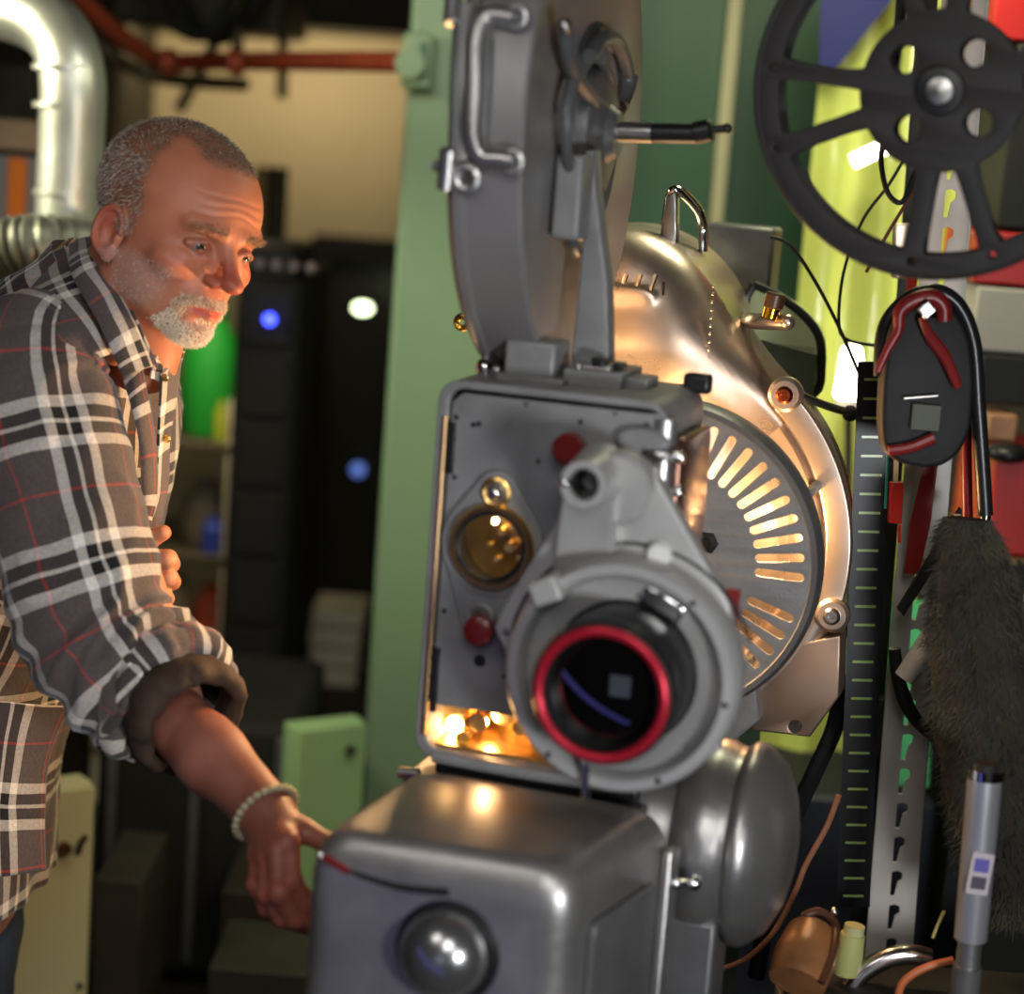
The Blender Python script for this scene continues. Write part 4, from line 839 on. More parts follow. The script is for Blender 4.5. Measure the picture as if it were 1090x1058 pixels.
part('label_print', MB().plate(rrect(-.0075, .0075, .002, .016, .001), [], .0006, frame(a-[0, .001, 0], nrm((1, 0, -.07)), nrm((.07, 0, 1)), (0, -1, 0))), mat('blue label print', (.10, .08, .35), 0, .5), t)
part('label_print', MB().plate(rrect(-.0075, .0075, -.016, -.003, .001), [], .0006, frame(a-[0, .001, 0], nrm((1, 0, -.07)), nrm((.07, 0, 1)), (0, -1, 0))), mat('dark label print', (.06, .05, .07), 0, .5), t)
# shelves at the right edge with red crates and papers
Ys = 3.0
def sbox(name, label, cat, x0, x1, y0, y1, m, Y=Ys, d=.25, bv=.004, group=None):
    a, b = P(x0, y1-1, Y), P(x1, y0, Y); b = np.array([b[0], b[1], P(x0, y0, Y)[2]]); return one(name, label, cat, MB().box(a[0], b[0], Y, Y+d, a[2], b[2]), m, group, bevel=bv)
M_crate = mat('red plastic crate', (.40, .012, .010), 0, .4, .1, 6)
sbox('red_crate', 'red plastic crate at the right edge beside the furry mitt', 'crate', 1048, 1180, 482, 590, M_crate)
sbox('red_cloth_box', 'red box behind the lower right of the reel', 'box', 1036, 1180, 245, 302, M_crate)
sbox('red_cloth_box', 'red box in the top right corner behind the reel', 'box', 1055, 1180, -30, 42, M_crate)
sbox('paper_stack', 'stack of pale papers above the black box at the right edge', 'paper', 1033, 1180, 304, 374, mat('grey white paper', (.36, .33, .30), 0, .7, .1, 6))
sbox('black_box', 'plain black box at the right edge under the papers', 'box', 1040, 1180, 376, 430, M_matte)
sbox('black_box', 'black box at the right edge between the two upper red boxes', 'box', 1062, 1180, 44, 243, M_matte)
t = sbox('brown_parcel', 'brown parcel at the right edge on top of the red crate', 'parcel', 1050, 1085, 440, 470, mat('brown parcel paper', (.35, .17, .09), 0, .6, .3, 20), Y=2.98, d=.1)
one('round_tin', 'small dark rounded tin in front of the brown parcel', 'tin', MB().ball(P(1072, 482, 2.95), .034, (1, 1, .45)), M_black)
sbox('wooden_shelf', 'tan shelf board under the red crate', 'shelf', 1040, 1180, 591, 606, mat('tan shelf wood', (.18, .11, .05), 0, .6), d=.4)
sbox('white_carton', 'off-white carton below the tan shelf board at the right edge', 'box', 1066, 1180, 607, 700, mat('off white card', (.35, .34, .31), 0, .6))
sbox('tall_locker', 'black locker standing behind the posts at the right', 'locker', 1010, 1200, 702, 1100, M_matte, Y=3.02)
# bench bottom right and the things on it
a, b = P(742, 1100, 1.95), P(1180, 1032, 1.95); bz = P(900, 1046, 2.1)[2]
t = thing('work_bench', 'dark bench along the bottom right corner', 'bench', ((a[0]+b[0])/2+.05, 2.03, 0))
part('bench_top', MB().box(P(838, 1040, 2.1)[0], P(1200, 1040, 2.1)[0], 1.9, 2.17, bz-.03, bz), mat('dark bench top', (.010, .008, .006), 0, .7), t, bevel=.006)
for x in (P(855, 1040, 2.1)[0], P(1190, 1040, 2.1)[0]):
    for y in (1.93, 2.14): part('leg', MB().box(x-.02, x+.02, y-.02, y+.02, 0, bz-.03), M_hamd, t, bevel=.003)
def onb(px, Y): q = P(px, 1000, Y); return np.array([q[0], Y, bz])
rings = []; c0 = P(845, 1052, 2.05)
t = thing('leather_case', 'shiny brown rounded leather case on the bench at the bottom', 'case', c0)
part('case_body', MB().tube([P(848, 1046, 2.04), P(856, 1022, 2.06), P(866, 998, 2.09), P(871, 988, 2.10)], [.030, .033, .030, .018], 24, 8), mat('brown leather', (.30, .13, .05), .2, .3, .5, 18, .5, 30), t)
part('case_seam', MB().tube([P(874, 1046, 2.02), P(888, 1008, 2.05), P(888, 982, 2.08), P(872, 970, 2.09), P(854, 976, 2.09)], .0045, 10, 6), mat('dark brown leather', (.08, .03, .015), .1, .4), t)
part('case_clasp', MB().ball(P(888, 970, 2.08), .004), M_chrome, t)
t = thing('glue_bottle', 'small pale yellow bottle beside the leather case', 'bottle', P(900, 1040, 2.1))
part('bottle_body', MB().tube([P(901, 1036, 2.1), P(904, 1015, 2.1), P(908, 994, 2.1)], [.014, .015, .013], 20, 6), mat('pale yellow plastic', (.42, .42, .16), 0, .4), t)
part('bottle_cap', MB().cyl(P(908, 996, 2.1), P(910, 985, 2.1), .011), mat('pale yellow cap', (.48, .46, .22), 0, .4), t)
one('flexible_conduit', 'bright steel conduit curving along the bench beside the bottle', 'conduit', MB().tube([P(x, y, 2.1) for x, y in ((900, 1062), (915, 1038), (940, 1022), (965, 1016), (990, 1020))], .011, 16, 8), mat('bright conduit', (.6, .57, .55), 1, .2, .2, 40))
one('orange_lead', 'short orange lead on the bench below the slotted post', 'lead', MB().tube([P(x, y, 2.05) for x, y in ((955, 1065), (962, 1045), (985, 1030), (1015, 1022))], .004, 10, 8), mat('orange lead', (.5, .14, .05), 0, .4))
# wires
def wire(label, pts, Y, r, m, name='wire'): return one(name, label, 'cable', MB().tube([P(x, y, Y) for x, y in pts], r, 8, 8), m)
M_wire = mat('black wire', (.01, .012, .008), 0, .5)
wire('thin dark wire arching from the lamp house to the film strip', ((820, 252), (842, 262), (868, 300), (893, 348), (912, 392), (924, 418)), 2.5, .0022, M_wire)
wire('thin dark wire curving down from the reel across the curtain', ((962, 170), (945, 198), (918, 235), (898, 290), (893, 345), (903, 362), (935, 368)), 2.52, .002, M_wire)
wire('thin dark wire loop hanging inside the reel', ((944, 130), (938, 170), (945, 205), (960, 215), (972, 190), (985, 150)), 2.3, .003, M_wire)
wire('thin red-brown wire slanting below the reel', ((975, 200), (950, 240), (930, 275), (922, 290)), 2.3, .002, mat('red brown wire', (.14, .04, .03), 0, .5))
wire('black strap cord hanging from the top behind the reel', ((962, -30), (957, 30), (950, 75)), 2.2, .005, M_wire)
wire('thin brown cable curving down behind the motor housing', ((893, 846), (880, 880), (858, 920), (846, 950), (825, 990), (795, 1020), (762, 1033)), 2.3, .0035, mat('tan brown cable', (.28, .13, .07), 0, .4))
wire('thick black cable falling from the lamp house behind the motor housing', ((885, 700), (893, 740), (888, 775), (868, 820), (845, 870), (825, 930), (805, 1040)), 2.42, .011, mat('black cable rubber', (0, 0, 0)))
wire('short black cable entering the lamp house at its lower right', ((925, 660), (900, 672), (870, 686), (850, 692)), 2.42, .007, M_wire)
wire('thin pale cord on the bench beside the silver tube', ((1005, 970), (998, 985), (993, 998)), 2.05, .0015, mat('pale cord', (.45, .4, .15), 0, .5))

# glowing tube and pale panel added behind the viewer, only to give the lens its reflections
TUBE_A, TUBE_B = np.array([-1.36, 1.15, 1.08]), np.array([-.12, .42, .14])
t = thing('lens_streak_tube', 'bluish glowing tube added behind the viewer, mirrored in the lens', 'lamp', TUBE_B)
part('tube', MB().cyl(TUBE_A, TUBE_B, .055), mat('blue tube glow', (.3, .3, 1), 0, .4, emit=(.22, .2, 1), es=.7), t)
part('stand', MB().cyl(TUBE_A*[1, 1, 0]+[0, 0, .001], TUBE_A, .012), M_steel, t); part('tube_cap', MB().cyl(TUBE_A, TUBE_A+(TUBE_A-TUBE_B)*.05, .09), M_steel, t); part('tube_cap', MB().cyl(TUBE_B, TUBE_B+(TUBE_B-TUBE_A)*.05, .09), M_steel, t)
t = thing('lightpanel', 'added pale monitor on a stand behind the viewer, mirrored in the lens', 'lightpanel', (-.36, .2, 0))
fm = frame((-.36, .22, .86), nrm((.95, -.25, 0)), (0, 0, 1), nrm((.25, .95, 0)))
part('lit_face', MB().box(-.22, .22, -.22, .24, 0, .004, fm), mat('pale panel glow', (.3, .3, .35), 0, .3, emit=(.55, .62, .85), es=.55), t)
part('panel_case', MB().box(-.24, .24, -.24, .26, -.03, -.001, fm), M_black, t, bevel=.005); part('stand', MB().box(-.03, .03, -.86, -.22, -.03, -.012, fm), M_black, t); part('foot', MB().box(-.15, .15, -.859, -.84, -.12, .1, fm), M_black, t, bevel=.005)
# ------------------------------------------------------------------ the man
phi, th_, rho = radians(47), radians(13), radians(11)
h_ = np.array([sin(phi), -cos(phi), 0]); xr = np.array([-cos(phi), -sin(phi), 0])
hf = h_*cos(th_)-ZZ*sin(th_); hu = ZZ*cos(th_)+h_*sin(th_)
hx = xr*cos(rho)+hu*sin(rho); hu2 = hu*cos(rho)-xr*sin(rho)
HS = 1.02; HO = P(187, 240, 2.27)
HM = np.stack([hx, hf, hu2*.88], 1)*HS            # head-local to world
def Hw(p): return np.array(p)@HM.T+HO
HMi = np.linalg.inv(HM)
def Hl(p): return (np.array(p)-HO)@HMi.T
neckb = Hl(P(100, 345, 2.36)); nk2 = Hl(P(150, 385, 2.30))
EY = (.0315, .0745, .000)
def headsdf(p):
    x = p[..., 0]; ax = np.abs(x); q = np.stack([ax, p[..., 1], p[..., 2]], -1)
    d = sE(p, (0, -.016, .036), (.076, .096, .088))
    d = smin(d, sE(p, (0, .022, .022), (.066, .070, .078)), .03)
    d = smin(d, sE(p, (0, .026, -.040), (.056, .060, .070)), .03)
    d = smin(d, sE(p, (0, .040, -.078), (.047, .045, .040)), .02)         # jaw
    d = smin(d, sE(q, (.040, .010, -.060), (.022, .040, .035)), .02)      # jaw angle
    d = smin(d, sE(p, (0, .076, -.104), (.024, .020, .019)), .018)        # chin
    d = smin(d, sE(q, (.040, .062, -.030), (.023, .020, .018)), .018)      # cheekbone
    d = smin(d, sE(p, (0, .072, -.066), (.032, .026, .026)), .015)         # muzzle
    d = smin(d, sC(q, (.010, .0905, .021), (.046, .076, .022), .0075, .006), .012)   # brow
    d = smax(d, -sE(q, (.033, .099, -.001), (.0185, .020, .0125)), .012)    # socket
    d = smin(d, sC(q, (.0315, .0745, 0), (.0315, .0745, .0), .0125), .003)
    # lids
    eb = []
    for a, b in (((.0195, .0845, -.002), (.030, .0890, .0046)), ((.030, .0890, .0046), (.0445, .0795, -.0005))): d = smin(d, sC(q, a, b, .0030), .003)
    for a, b in (((.0195, .0845, -.003), (.031, .0868, -.0066)), ((.031, .0868, -.0066), (.0440, .0790, -.003))): d = smin(d, sC(q, a, b, .0025), .004)
    d = smin(d, sC(q, (.020, .084, -.013), (.040, .077, -.017), .004), .008)  # bag
    # nose
    d = smin(d, sC(p, (0, .088, .012), (0, .1140, -.029), .0068, .0090), .011)
    d = smin(d, sE(p, (0, .1160, -.0325), (.0120, .0130, .0105)), .006)
    d = smin(d, sE(q, (.0130, .1005, -.0375), (.0080, .0115, .0080)), .005)
    d = smax(d, -sE(q, (.0068, .1045, -.0455), (.0042, .0060, .0045)), .003)
    # nasolabial fold
    d = smax(d, -sC(q, (.019, .0985, -.043), (.034, .0800, -.072), .0022), .007)
    # lips
    d = smin(d, sC(q, (0, .0985, -.0695), (.021, .0880, -.0745), .0042, .002), .005)
    d = smin(d, sC(q, (0, .0970, -.0800), (.018, .0880, -.0775), .0048, .002), .005)
    d = smax(d, -sC(q, (0, .1020, -.0745), (.024, .0890, -.0760), .0012), .003)
    d = smax(d, -sE(q, (0, .0985, -.0905), (.016, .006, .0045)), .008)
    # forehead wrinkles
    f = np.clip((p[..., 1]-.05)/.03, 0, 1)*np.clip((.055-ax)/.02, 0, 1)
    for z0, cc in ((.040, .010), (.050, .008), (.060, .004)):
        zz = p[..., 2]-z0-cc*np.cos(ax*75)*.45; d = d+.0010*f*np.exp(-(zz/.0020)**2)
    d = d+.0012*np.exp(-((ax-.007)/.002)**2)*np.clip((p[..., 1]-.07)/.02, 0, 1)*np.exp(-((p[..., 2]-.024)/.010)**2)
    # crow's feet
    # ear
    er = (q-np.array((.0765, -.002, -.028), np.float32))*np.array((1.05, 1.15, 1.05), np.float32); ca, sa = cos(.38), sin(.38)
    e0 = er[..., 0]*ca+er[..., 1]*sa; e1 = -er[..., 0]*sa+er[..., 1]*ca; e = np.stack([e0, e1, er[..., 2]], -1)
    ear = sE(e, (.003, 0, .003), (.0065, .0190, .0300)); ear = smin(ear, sE(e, (.002, .004, -.024), (.006, .010, .013)), .008)
    rimd = np.abs(np.sqrt((e[..., 1]/.0175)**2+((e[..., 2]-.004)/.0280)**2)-1)*.018; rim = np.sqrt(np.maximum(rimd, 0)**2+(e[..., 0]-.0095)**2)-.0032
    rim = np.where((e[..., 1] > .012) & (e[..., 2] < .002), .02, rim); ear = smin(ear, rim, .003)
    ear = smax(ear, -sE(e, (.013, .003, -.002), (.0095, .0095, .0170)), .004)
    ear = smin(ear, sE(e, (.006, .0125, -.004), (.004, .0035, .0060)), .003)
    d = smin(d, ear, .006)
    # neck and throat
    nk = sC(p, (0, -.022, -.055), neckb, .056, .066)
    nk = smin(nk, sC(p, (0, .018, -.085), nk2, .030, .040), .04)
    nk = smin(nk, sC(q*np.array([1, 1, 1], np.float32), (.050, -.014, -.050), (.030, .010, -.17), .014), .02)
    return smin(d, nk, .016)
vs, fs = surfnet(headsdf, (-.105, -.135, -.27), (.105, .135, .132), .0019)
bodyV = [Hw(vs)]; bodyF = [fs]; headL = vs
def vnoise(v, s): return np.array([noise.noise(Vector(q)*s) for q in v])
def ss(x, a, b): t = np.clip((x-a)/(b-a), 0, 1); return t*t*(3-2*t)
X, Y_, Z = headL.T; aX = np.abs(X); nz1 = vnoise(headL, 45); nz2 = vnoise(headL+3, 130)
def mixc(c, t, w): return c*(1-w[:, None])+np.array(t)*w[:, None]
skin = np.tile(np.array(lin('#c47d5d')), (len(headL), 1)); skin = mixc(skin, lin('#9c5039'), np.clip(.30+.5*nz1, 0, .8)*.5)
red = ss(Y_, .095, .112)*ss(Z, -.052, -.040)*(1-ss(Z, -.018, .0)); skin = mixc(skin, lin('#a64634'), red*.7)
chk = np.exp(-((aX-.042)**2+(Z+.032)**2)/.00035)*ss(Y_, .04, .06); skin = mixc(skin, lin('#b3573f'), chk*.5)
earw = ss(aX, .074, .082)*(1-ss(Y_, .01, .02)); skin = mixc(skin, lin('#a85440'), earw*.7)
lip = ss(Y_, .083, .088)*np.exp(-((Z+.0755)/.0058)**4)*(1-ss(aX, .015, .020)); skin = mixc(skin, lin('#a8423a'), lip*.85)
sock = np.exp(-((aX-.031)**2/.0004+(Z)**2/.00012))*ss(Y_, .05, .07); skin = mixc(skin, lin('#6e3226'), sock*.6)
# hair cover (short cropped) as weights on the scalp
def hairw(X, Y_, Z):
    aX = np.abs(X); side = (1-ss(Y_, .012-.2*(Z-.05), .030-.2*(Z-.05)))*ss(Z, -.052, -.035)
    side = side*np.where(Y_ > -.020, ss(Z, -.004, .012), 1)*np.where(aX > .02, 1, 1)
    side = side*(1-np.exp(-((aX-.080)**2/.0003+(Y_+.002)**2/.0007+(Z+.026)**2/.0013)))
    burn = np.exp(-((Y_-.016)/.007)**2)*ss(Z, -.032, -.012)*(1-ss(Z, .03, .05))*ss(aX, .05, .06)
    top = (1-ss(aX, .030, .044))*ss(Z, .085, .098)*(1-ss(Y_, .062, .074)); crown = ss(Z, .02, .04)*(1-ss(Y_, -.03, 0.0))
    return np.clip(np.maximum.reduce([side, burn*.9, top*.9, crown]), 0, 1)
hw = hairw(X, Y_, Z); skin = mixc(skin, lin('#6d5a4d'), np.clip(hw*(.55+.25*nz1), 0, .85))
def beardw(X, Y_, Z):
    aX = np.abs(X); mus = ss(Y_, .070, .080)*np.exp(-((Z+.0625+.22*np.maximum(aX-.012, 0))/.0068)**4)*(1-ss(aX, .029, .035))
    mus = mus*(1-ss(Z, -.056, -.052)); chin = ss(Y_, .045, .058)*(1-ss(Z, -.095, -.087))*(1-ss(aX, .026, .036))*ss(Z, -.135, -.12)
    sidz = ss(aX, .021, .026)*(1-ss(aX, .032, .038))*ss(Y_, .045, .06)*(1-ss(Z, -.070, -.062))*ss(Z, -.12, -.10)
    soul = (1-ss(aX, .008, .014))*np.exp(-((Z+.0885)/.006)**2)*.8*ss(Y_, .07, .08)
    return np.clip(np.maximum.reduce([mus, chin, sidz, soul]), 0, 1)
bw = beardw(X, Y_, Z); skin = mixc(skin, lin('#a98a6c'), bw*.5)
stub = ss(aX, .035, .05)*(1-ss(Z, -.045, -.03))*ss(Z, -.11, -.09)*ss(Y_, -.005, .01); skin = mixc(skin, lin('#b39a8c'), stub*.45)
cols = [skin]
# ---------------- right forearm and hand (world space)
def W_(x, y, Y): return P(x, y, Y)
elb, wri = W_(172, 752, 2.10), W_(283, 868, 1.95)
HY = 1.91
rf = {  # finger chains: knuckle, middle, end joint, tip
 'index': [W_(307, 896, 1.900), W_(309, 938, 1.880), W_(328, 962, 1.885), W_(360, 966, 1.895)],
 'middle': [W_(296, 906, 1.893), W_(297, 950, 1.868), W_(314, 978, 1.878), W_(348, 984, 1.895)],
 'ring': [W_(284, 912, 1.903), W_(285, 950, 1.875), W_(299, 977, 1.882), W_(328, 987, 1.900)],
 'little': [W_(275, 910, 1.923), W_(273, 942, 1.895), W_(284, 967, 1.893), W_(306, 982, 1.903)]}
rth = [W_(298, 876, 1.935), W_(322, 884, 1.928), W_(350, 898, 1.915), W_(378, 914, 1.905)]
def rhand(p):
    d = sC(p, elb, elb*.5+wri*.5, .038, .033); d = smin(d, sC(p, elb*.5+wri*.5, wri, .033, .0250), .02)
    d = smin(d, sC(p, elb*.6+wri*.4+np.array([.004, 0, .012]), wri+np.array([.006, 0, .006]), .022, .018), .02)
    palm = None
    for k, r in (('index', .0125), ('middle', .0125), ('ring', .012), ('little', .011)):
        a = wri+(rf[k][0]-wri)*.12; c = sC(p, a, rf[k][0], .0160, r*.95); palm = c if palm is None else smin(palm, c, .010)
    d = smin(d, palm, .014)
    d = smin(d, sC(p, rth[0], rth[1], .0165, .0125), .012); t = smin(sC(p, rth[1], rth[2], .0120, .0100), sC(p, rth[2], rth[3], .0100, .0085), .004); d = smin(d, t, .005)
    for k, r in (('index', .0102), ('middle', .0104), ('ring', .0098), ('little', .0086)):
        a, b, c, e = rf[k]; f = smin(sC(p, a, b, r*1.08, r), sC(p, b, c, r, r*.93), .004); f = smin(f, sC(p, c, e, r*.93, r*.82), .004); f = smin(f, sC(p, b, b, r*1.08), .004)
        d = smin(d, f, .0035)
    for k in ('index', 'middle', 'ring', 'little'):   # knuckles
        d = smin(d, sC(p, rf[k][0]+np.array([0, -.004, .002]), rf[k][0]+np.array([0, -.004, .002]), .0085), .006)
    return d
al = np.array([elb, wri]+[q for k in rf.values() for q in k]+rth); lo, hi = al.min(0)-.055, al.max(0)+.055
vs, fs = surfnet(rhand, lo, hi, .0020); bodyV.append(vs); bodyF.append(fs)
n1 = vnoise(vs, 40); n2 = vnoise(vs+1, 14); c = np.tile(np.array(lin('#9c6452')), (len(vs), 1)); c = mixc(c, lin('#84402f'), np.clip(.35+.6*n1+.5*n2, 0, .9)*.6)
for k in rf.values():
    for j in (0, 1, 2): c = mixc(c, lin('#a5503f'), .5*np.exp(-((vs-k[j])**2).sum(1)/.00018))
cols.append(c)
# ---------------- left fist held before the chest, with a ring
LY = 2.36
lw = W_(118, 622, 2.42); lf = {}
for k, (y, xo, r) in {'index': (594, 185, .0112), 'middle': (613, 186, .0110), 'ring': (631, 180, .0100), 'little': (647, 171, .0088)}.items():
    lf[k] = ([W_(152, y-1, LY-.02), W_(xo-6, y+(2 if k != 'index' else 1), LY-.026), W_(xo-3, y+6, LY+.004), W_(158, y+6, LY+.018)], r)
lth = [W_(138, 600, LY+.0), W_(150, 583, LY-.010), W_(163, 572, LY-.016), W_(174, 567, LY-.022)]
def lhand(p):
    d = sC(p, W_(40, 668, 2.50), lw, .038, .027)
    for k, (c_, r) in lf.items(): d = smin(d, sC(p, lw+(c_[0]-lw)*.25, c_[0], .016, r*1.1), .010)
    d = smin(d, sC(p, lth[0], lth[1], .014, .0115), .01); t = smin(sC(p, lth[1], lth[2], .0110, .0100), sC(p, lth[2], lth[3], .0105, .0092), .004); d = smin(d, t, .004)
    for k, (c_, r) in lf.items():
        f = smin(sC(p, c_[0], c_[1], r, r*.96), sC(p, c_[1], c_[2], r*1.0, r*.92), .003); f = smin(f, sC(p, c_[2], c_[3], r*.92, r*.85), .003); d = smin(d, f, .0025)
    return d
al = np.array([q for c_, r in lf.values() for q in c_]+lth+[lw, W_(60, 660, 2.48)]); lo, hi = al.min(0)-.045, al.max(0)+.045
vs, fs = surfnet(lhand, lo, hi, .0018); bodyV.append(vs); bodyF.append(fs)
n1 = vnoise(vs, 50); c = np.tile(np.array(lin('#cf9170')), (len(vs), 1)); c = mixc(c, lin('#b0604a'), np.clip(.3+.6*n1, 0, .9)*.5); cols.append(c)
# ---------------- torso, hidden under the shirt, joining everything
TY = 2.42
tor = [(W_(-75, 930, TY), .115), (W_(-60, 780, TY), .11), (W_(0, 620, TY), .112), (W_(45, 480, TY), .115), (W_(78, 395, TY), .085), (W_(102, 345, 2.38), .060)]
rs, ls = W_(45, 395, 2.27), W_(120, 400, 2.55); lel = W_(85, 655, 2.60)
def core(p):
    d = None
    for (a, r0), (b, r1) in zip(tor, tor[1:]): c_ = sC(p, a, b, r0, r1); d = c_ if d is None else smin(d, c_, .05)
    d = smin(d, sC(p, rs, tor[4][0], .060, .06), .04); d = smin(d, sC(p, ls, tor[4][0], .060, .06), .04)
    d = smin(d, sC(p, rs, elb, .055, .045), .03); d = smin(d, sC(p, ls, lel, .055, .045), .03); d = smin(d, sC(p, lel, lw, .042, .026), .02)
    for s_ in (-1, 1): hp = tor[0][0]+np.array([-.02, s_*.09, -.02]); kn = np.array([hp[0]+.02, hp[1], .47]); d = smin(d, sC(p, hp, kn, .085, .055), .04); d = smin(d, sC(p, kn, (hp[0]-.05, hp[1], .08), .055, .036), .03)
    return d
vs, fs = surfnet(core, (-.95, 1.95, .02), (.05, 2.75, 1.50), .011); bodyV.append(vs); bodyF.append(fs); cols.append(np.tile(np.array(lin('#c08468')), (len(vs), 1)))

def attrmat(name, rough, sss, bump, bs):
    m = bpy.data.materials.new(name); m.use_nodes = True; nt = m.node_tree; b = nt.nodes['Principled BSDF']; a = nt.nodes.new('ShaderNodeAttribute'); a.attribute_name = 'tone'
    nt.links.new(a.outputs['Color'], b.inputs['Base Color']); b.inputs['Roughness'].default_value = rough
    if sss: b.inputs['Subsurface Weight'].default_value = sss; b.inputs['Subsurface Radius'].default_value = (.008, .003, .0015); b.inputs['Subsurface Scale'].default_value = 1
    if bump:
        tc = nt.nodes.new('ShaderNodeTexCoord'); n = nt.nodes.new('ShaderNodeTexNoise'); n.inputs['Scale'].default_value = bs; n.inputs['Detail'].default_value = 4; nt.links.new(tc.outputs['Object'], n.inputs['Vector'])
        bp = nt.nodes.new('ShaderNodeBump'); bp.inputs['Strength'].default_value = bump; bp.inputs['Distance'].default_value = .001; nt.links.new(n.outputs[0], bp.inputs['Height']); nt.links.new(bp.outputs[0], b.inputs['Normal'])
    return m
M_skin = attrmat('skin', .48, .25, .35, 420)
off = 0; VV, FV = [], []
for v, f in zip(bodyV, bodyF): VV.append(v); FV += (f+off).tolist(); off += len(v)
VV = np.concatenate(VV); CC = np.concatenate(cols)
mb = MB(); mb.v = [tuple(map(float, q)) for q in VV]; mb.f = [tuple(q) for q in FV]
man = part('person', mb, M_skin, None, ang=180, weld=False)
man['label'] = 'grey-bearded man in plaid flannel shirt leaning over with one hand at the projector base'; man['category'] = 'person'
at = man.data.color_attributes.new('tone', 'FLOAT_COLOR', 'POINT')
at.data.foreach_set('color', np.concatenate([CC, np.ones((len(CC), 1))], 1).astype(np.float32).ravel())
# eyes
def eyemat():
    m = bpy.data.materials.new('eye'); m.use_nodes = True; nt = m.node_tree; b = nt.nodes['Principled BSDF']; b.inputs['Roughness'].default_value = .06; b.inputs['Coat Weight'].default_value = 1
    a = nt.nodes.new('ShaderNodeAttribute'); a.attribute_name = 'tone'; nt.links.new(a.outputs['Color'], b.inputs['Base Color']); return m
M_eye = eyemat()
gz = nrm(np.array([.16, 1, -.12]))               # gaze in head space
for s_ in (1, -1):
    g_ = nrm(np.array([.04, 1, -.06])) ; c0 = np.array([s_*EY[0], EY[1]+.0024, EY[2]-.0012])
    A = axisframe((0, 0, 0), g_); k = 40; mb = MB(); pr = []
    for i in range(k+1):
        a = pi*i/k; r = .0122+(.0006 if a > pi-.42 else 0); pr.append((r*sin(a), -r*cos(a)))
    mb.lathe(pr, A, 40); L_ = np.array(mb.v); ca = (L_@g_)/np.linalg.norm(L_, axis=1); mb.v = [tuple(q) for q in Hw(L_+c0)]
    e = part('eye', mb, M_eye, man, ang=180, weld=False); an = np.arccos(np.clip(ca, -1, 1))
    cc = np.where(an[:, None] < .20, np.array([[.004, .003, .003]]), np.where(an[:, None] < .50, np.array([lin('#2c2a22')]), np.array([lin('#8c7466')])))
    e.data.color_attributes.new('tone', 'FLOAT_COLOR', 'POINT').data.foreach_set('color', np.concatenate([cc, np.ones((len(cc), 1))], 1).astype(np.float32).ravel())
# hair strands
me = man.data; nor = np.empty(len(VV)*3, np.float32); me.vertex_normals.foreach_get('vector', nor); nor = nor.reshape(-1, 3)[:len(headL)]
hN = nor@HMi.T; hN /= np.linalg.norm(hN, axis=1)[:, None]
def strands(name, w, n, lmin, lmax, flow, colA, colB, wd, jit=.35, lift=.6, colf=None):
    pr = w/w.sum(); idx = rng.choice(len(headL), n, p=pr); V = []; F = []; Ccol = []
    for i in idx:
        p = headL[i]+rng.normal(0, .0008, 3); nn_ = hN[i]; f = np.array(flow(headL[i])); f = f-nn_*(f@nn_)*.8
        d = nrm(nn_*lift+f+rng.normal(0, jit, 3)); l = rng.uniform(lmin, lmax); s_ = nrm(np.cross(d, rng.normal(0, 1, 3)))*wd
        p = p-nn_*.0006; m_ = p+d*l*.55; d2 = nrm(d+f*.6); t_ = m_+d2*l*.45; b = len(V); V += [p-s_, p+s_, m_-s_*.8, m_+s_*.8, t_]; F += [(b, b+1, b+3, b+2), (b+2, b+3, b+4)]
        k = rng.random() if colf is None else np.clip(colf(headL[i])+rng.normal(0, .22), 0, 1); Ccol += [np.array(colA)*(1-k)+np.array(colB)*k]*5
    mb = MB(); mb.v = [tuple(q) for q in Hw(np.array(V))]; mb.f = F; o = part(name, mb, M_hair, man, ang=180, weld=False)
    o.data.color_attributes.new('tone', 'FLOAT_COLOR', 'POINT').data.foreach_set('color', np.concatenate([np.array(Ccol), np.ones((len(Ccol), 1))], 1).astype(np.float32).ravel()); return o
M_hair = attrmat('hair', .55, 0, 0, 1)
strands('hair', hw**1.3, 24000, .003, .0065, lambda p: (0, .5, -.3) if p[2] > .07 else (0, -.35, -.6), lin('#62534a'), lin('#cfc0ae'), .00034, colf=lambda p: .62-6*p[1]-3*max(p[2]-.06, 0))
strands('beard', bw**2, 6500, .003, .0072, lambda p: (np.sign(p[0])*.4*min(1, abs(p[0])/.02), .1, -.8), lin('#c9a06c'), lin('#fff6e0'), .00036, colf=lambda p: .85 if p[2] < -.085 else .5)
bro = np.exp(-((Z-.0215+.12*np.maximum(aX-.030, 0))/.0042)**2)*ss(aX, .010, .014)*(1-ss(aX, .046, .052))*ss(Y_, .055, .065)
strands('eyebrows', bro, 900, .005, .009, lambda p: (np.sign(p[0])*.9, 0, .12), lin('#6b4a33'), lin('#b08a62'), .0003, lift=.35)
strands('stubble', stub+1e-6, 2600, .0012, .0028, lambda p: (0, .1, -.8), lin('#b8a597'), lin('#e6ddd5'), .00022)

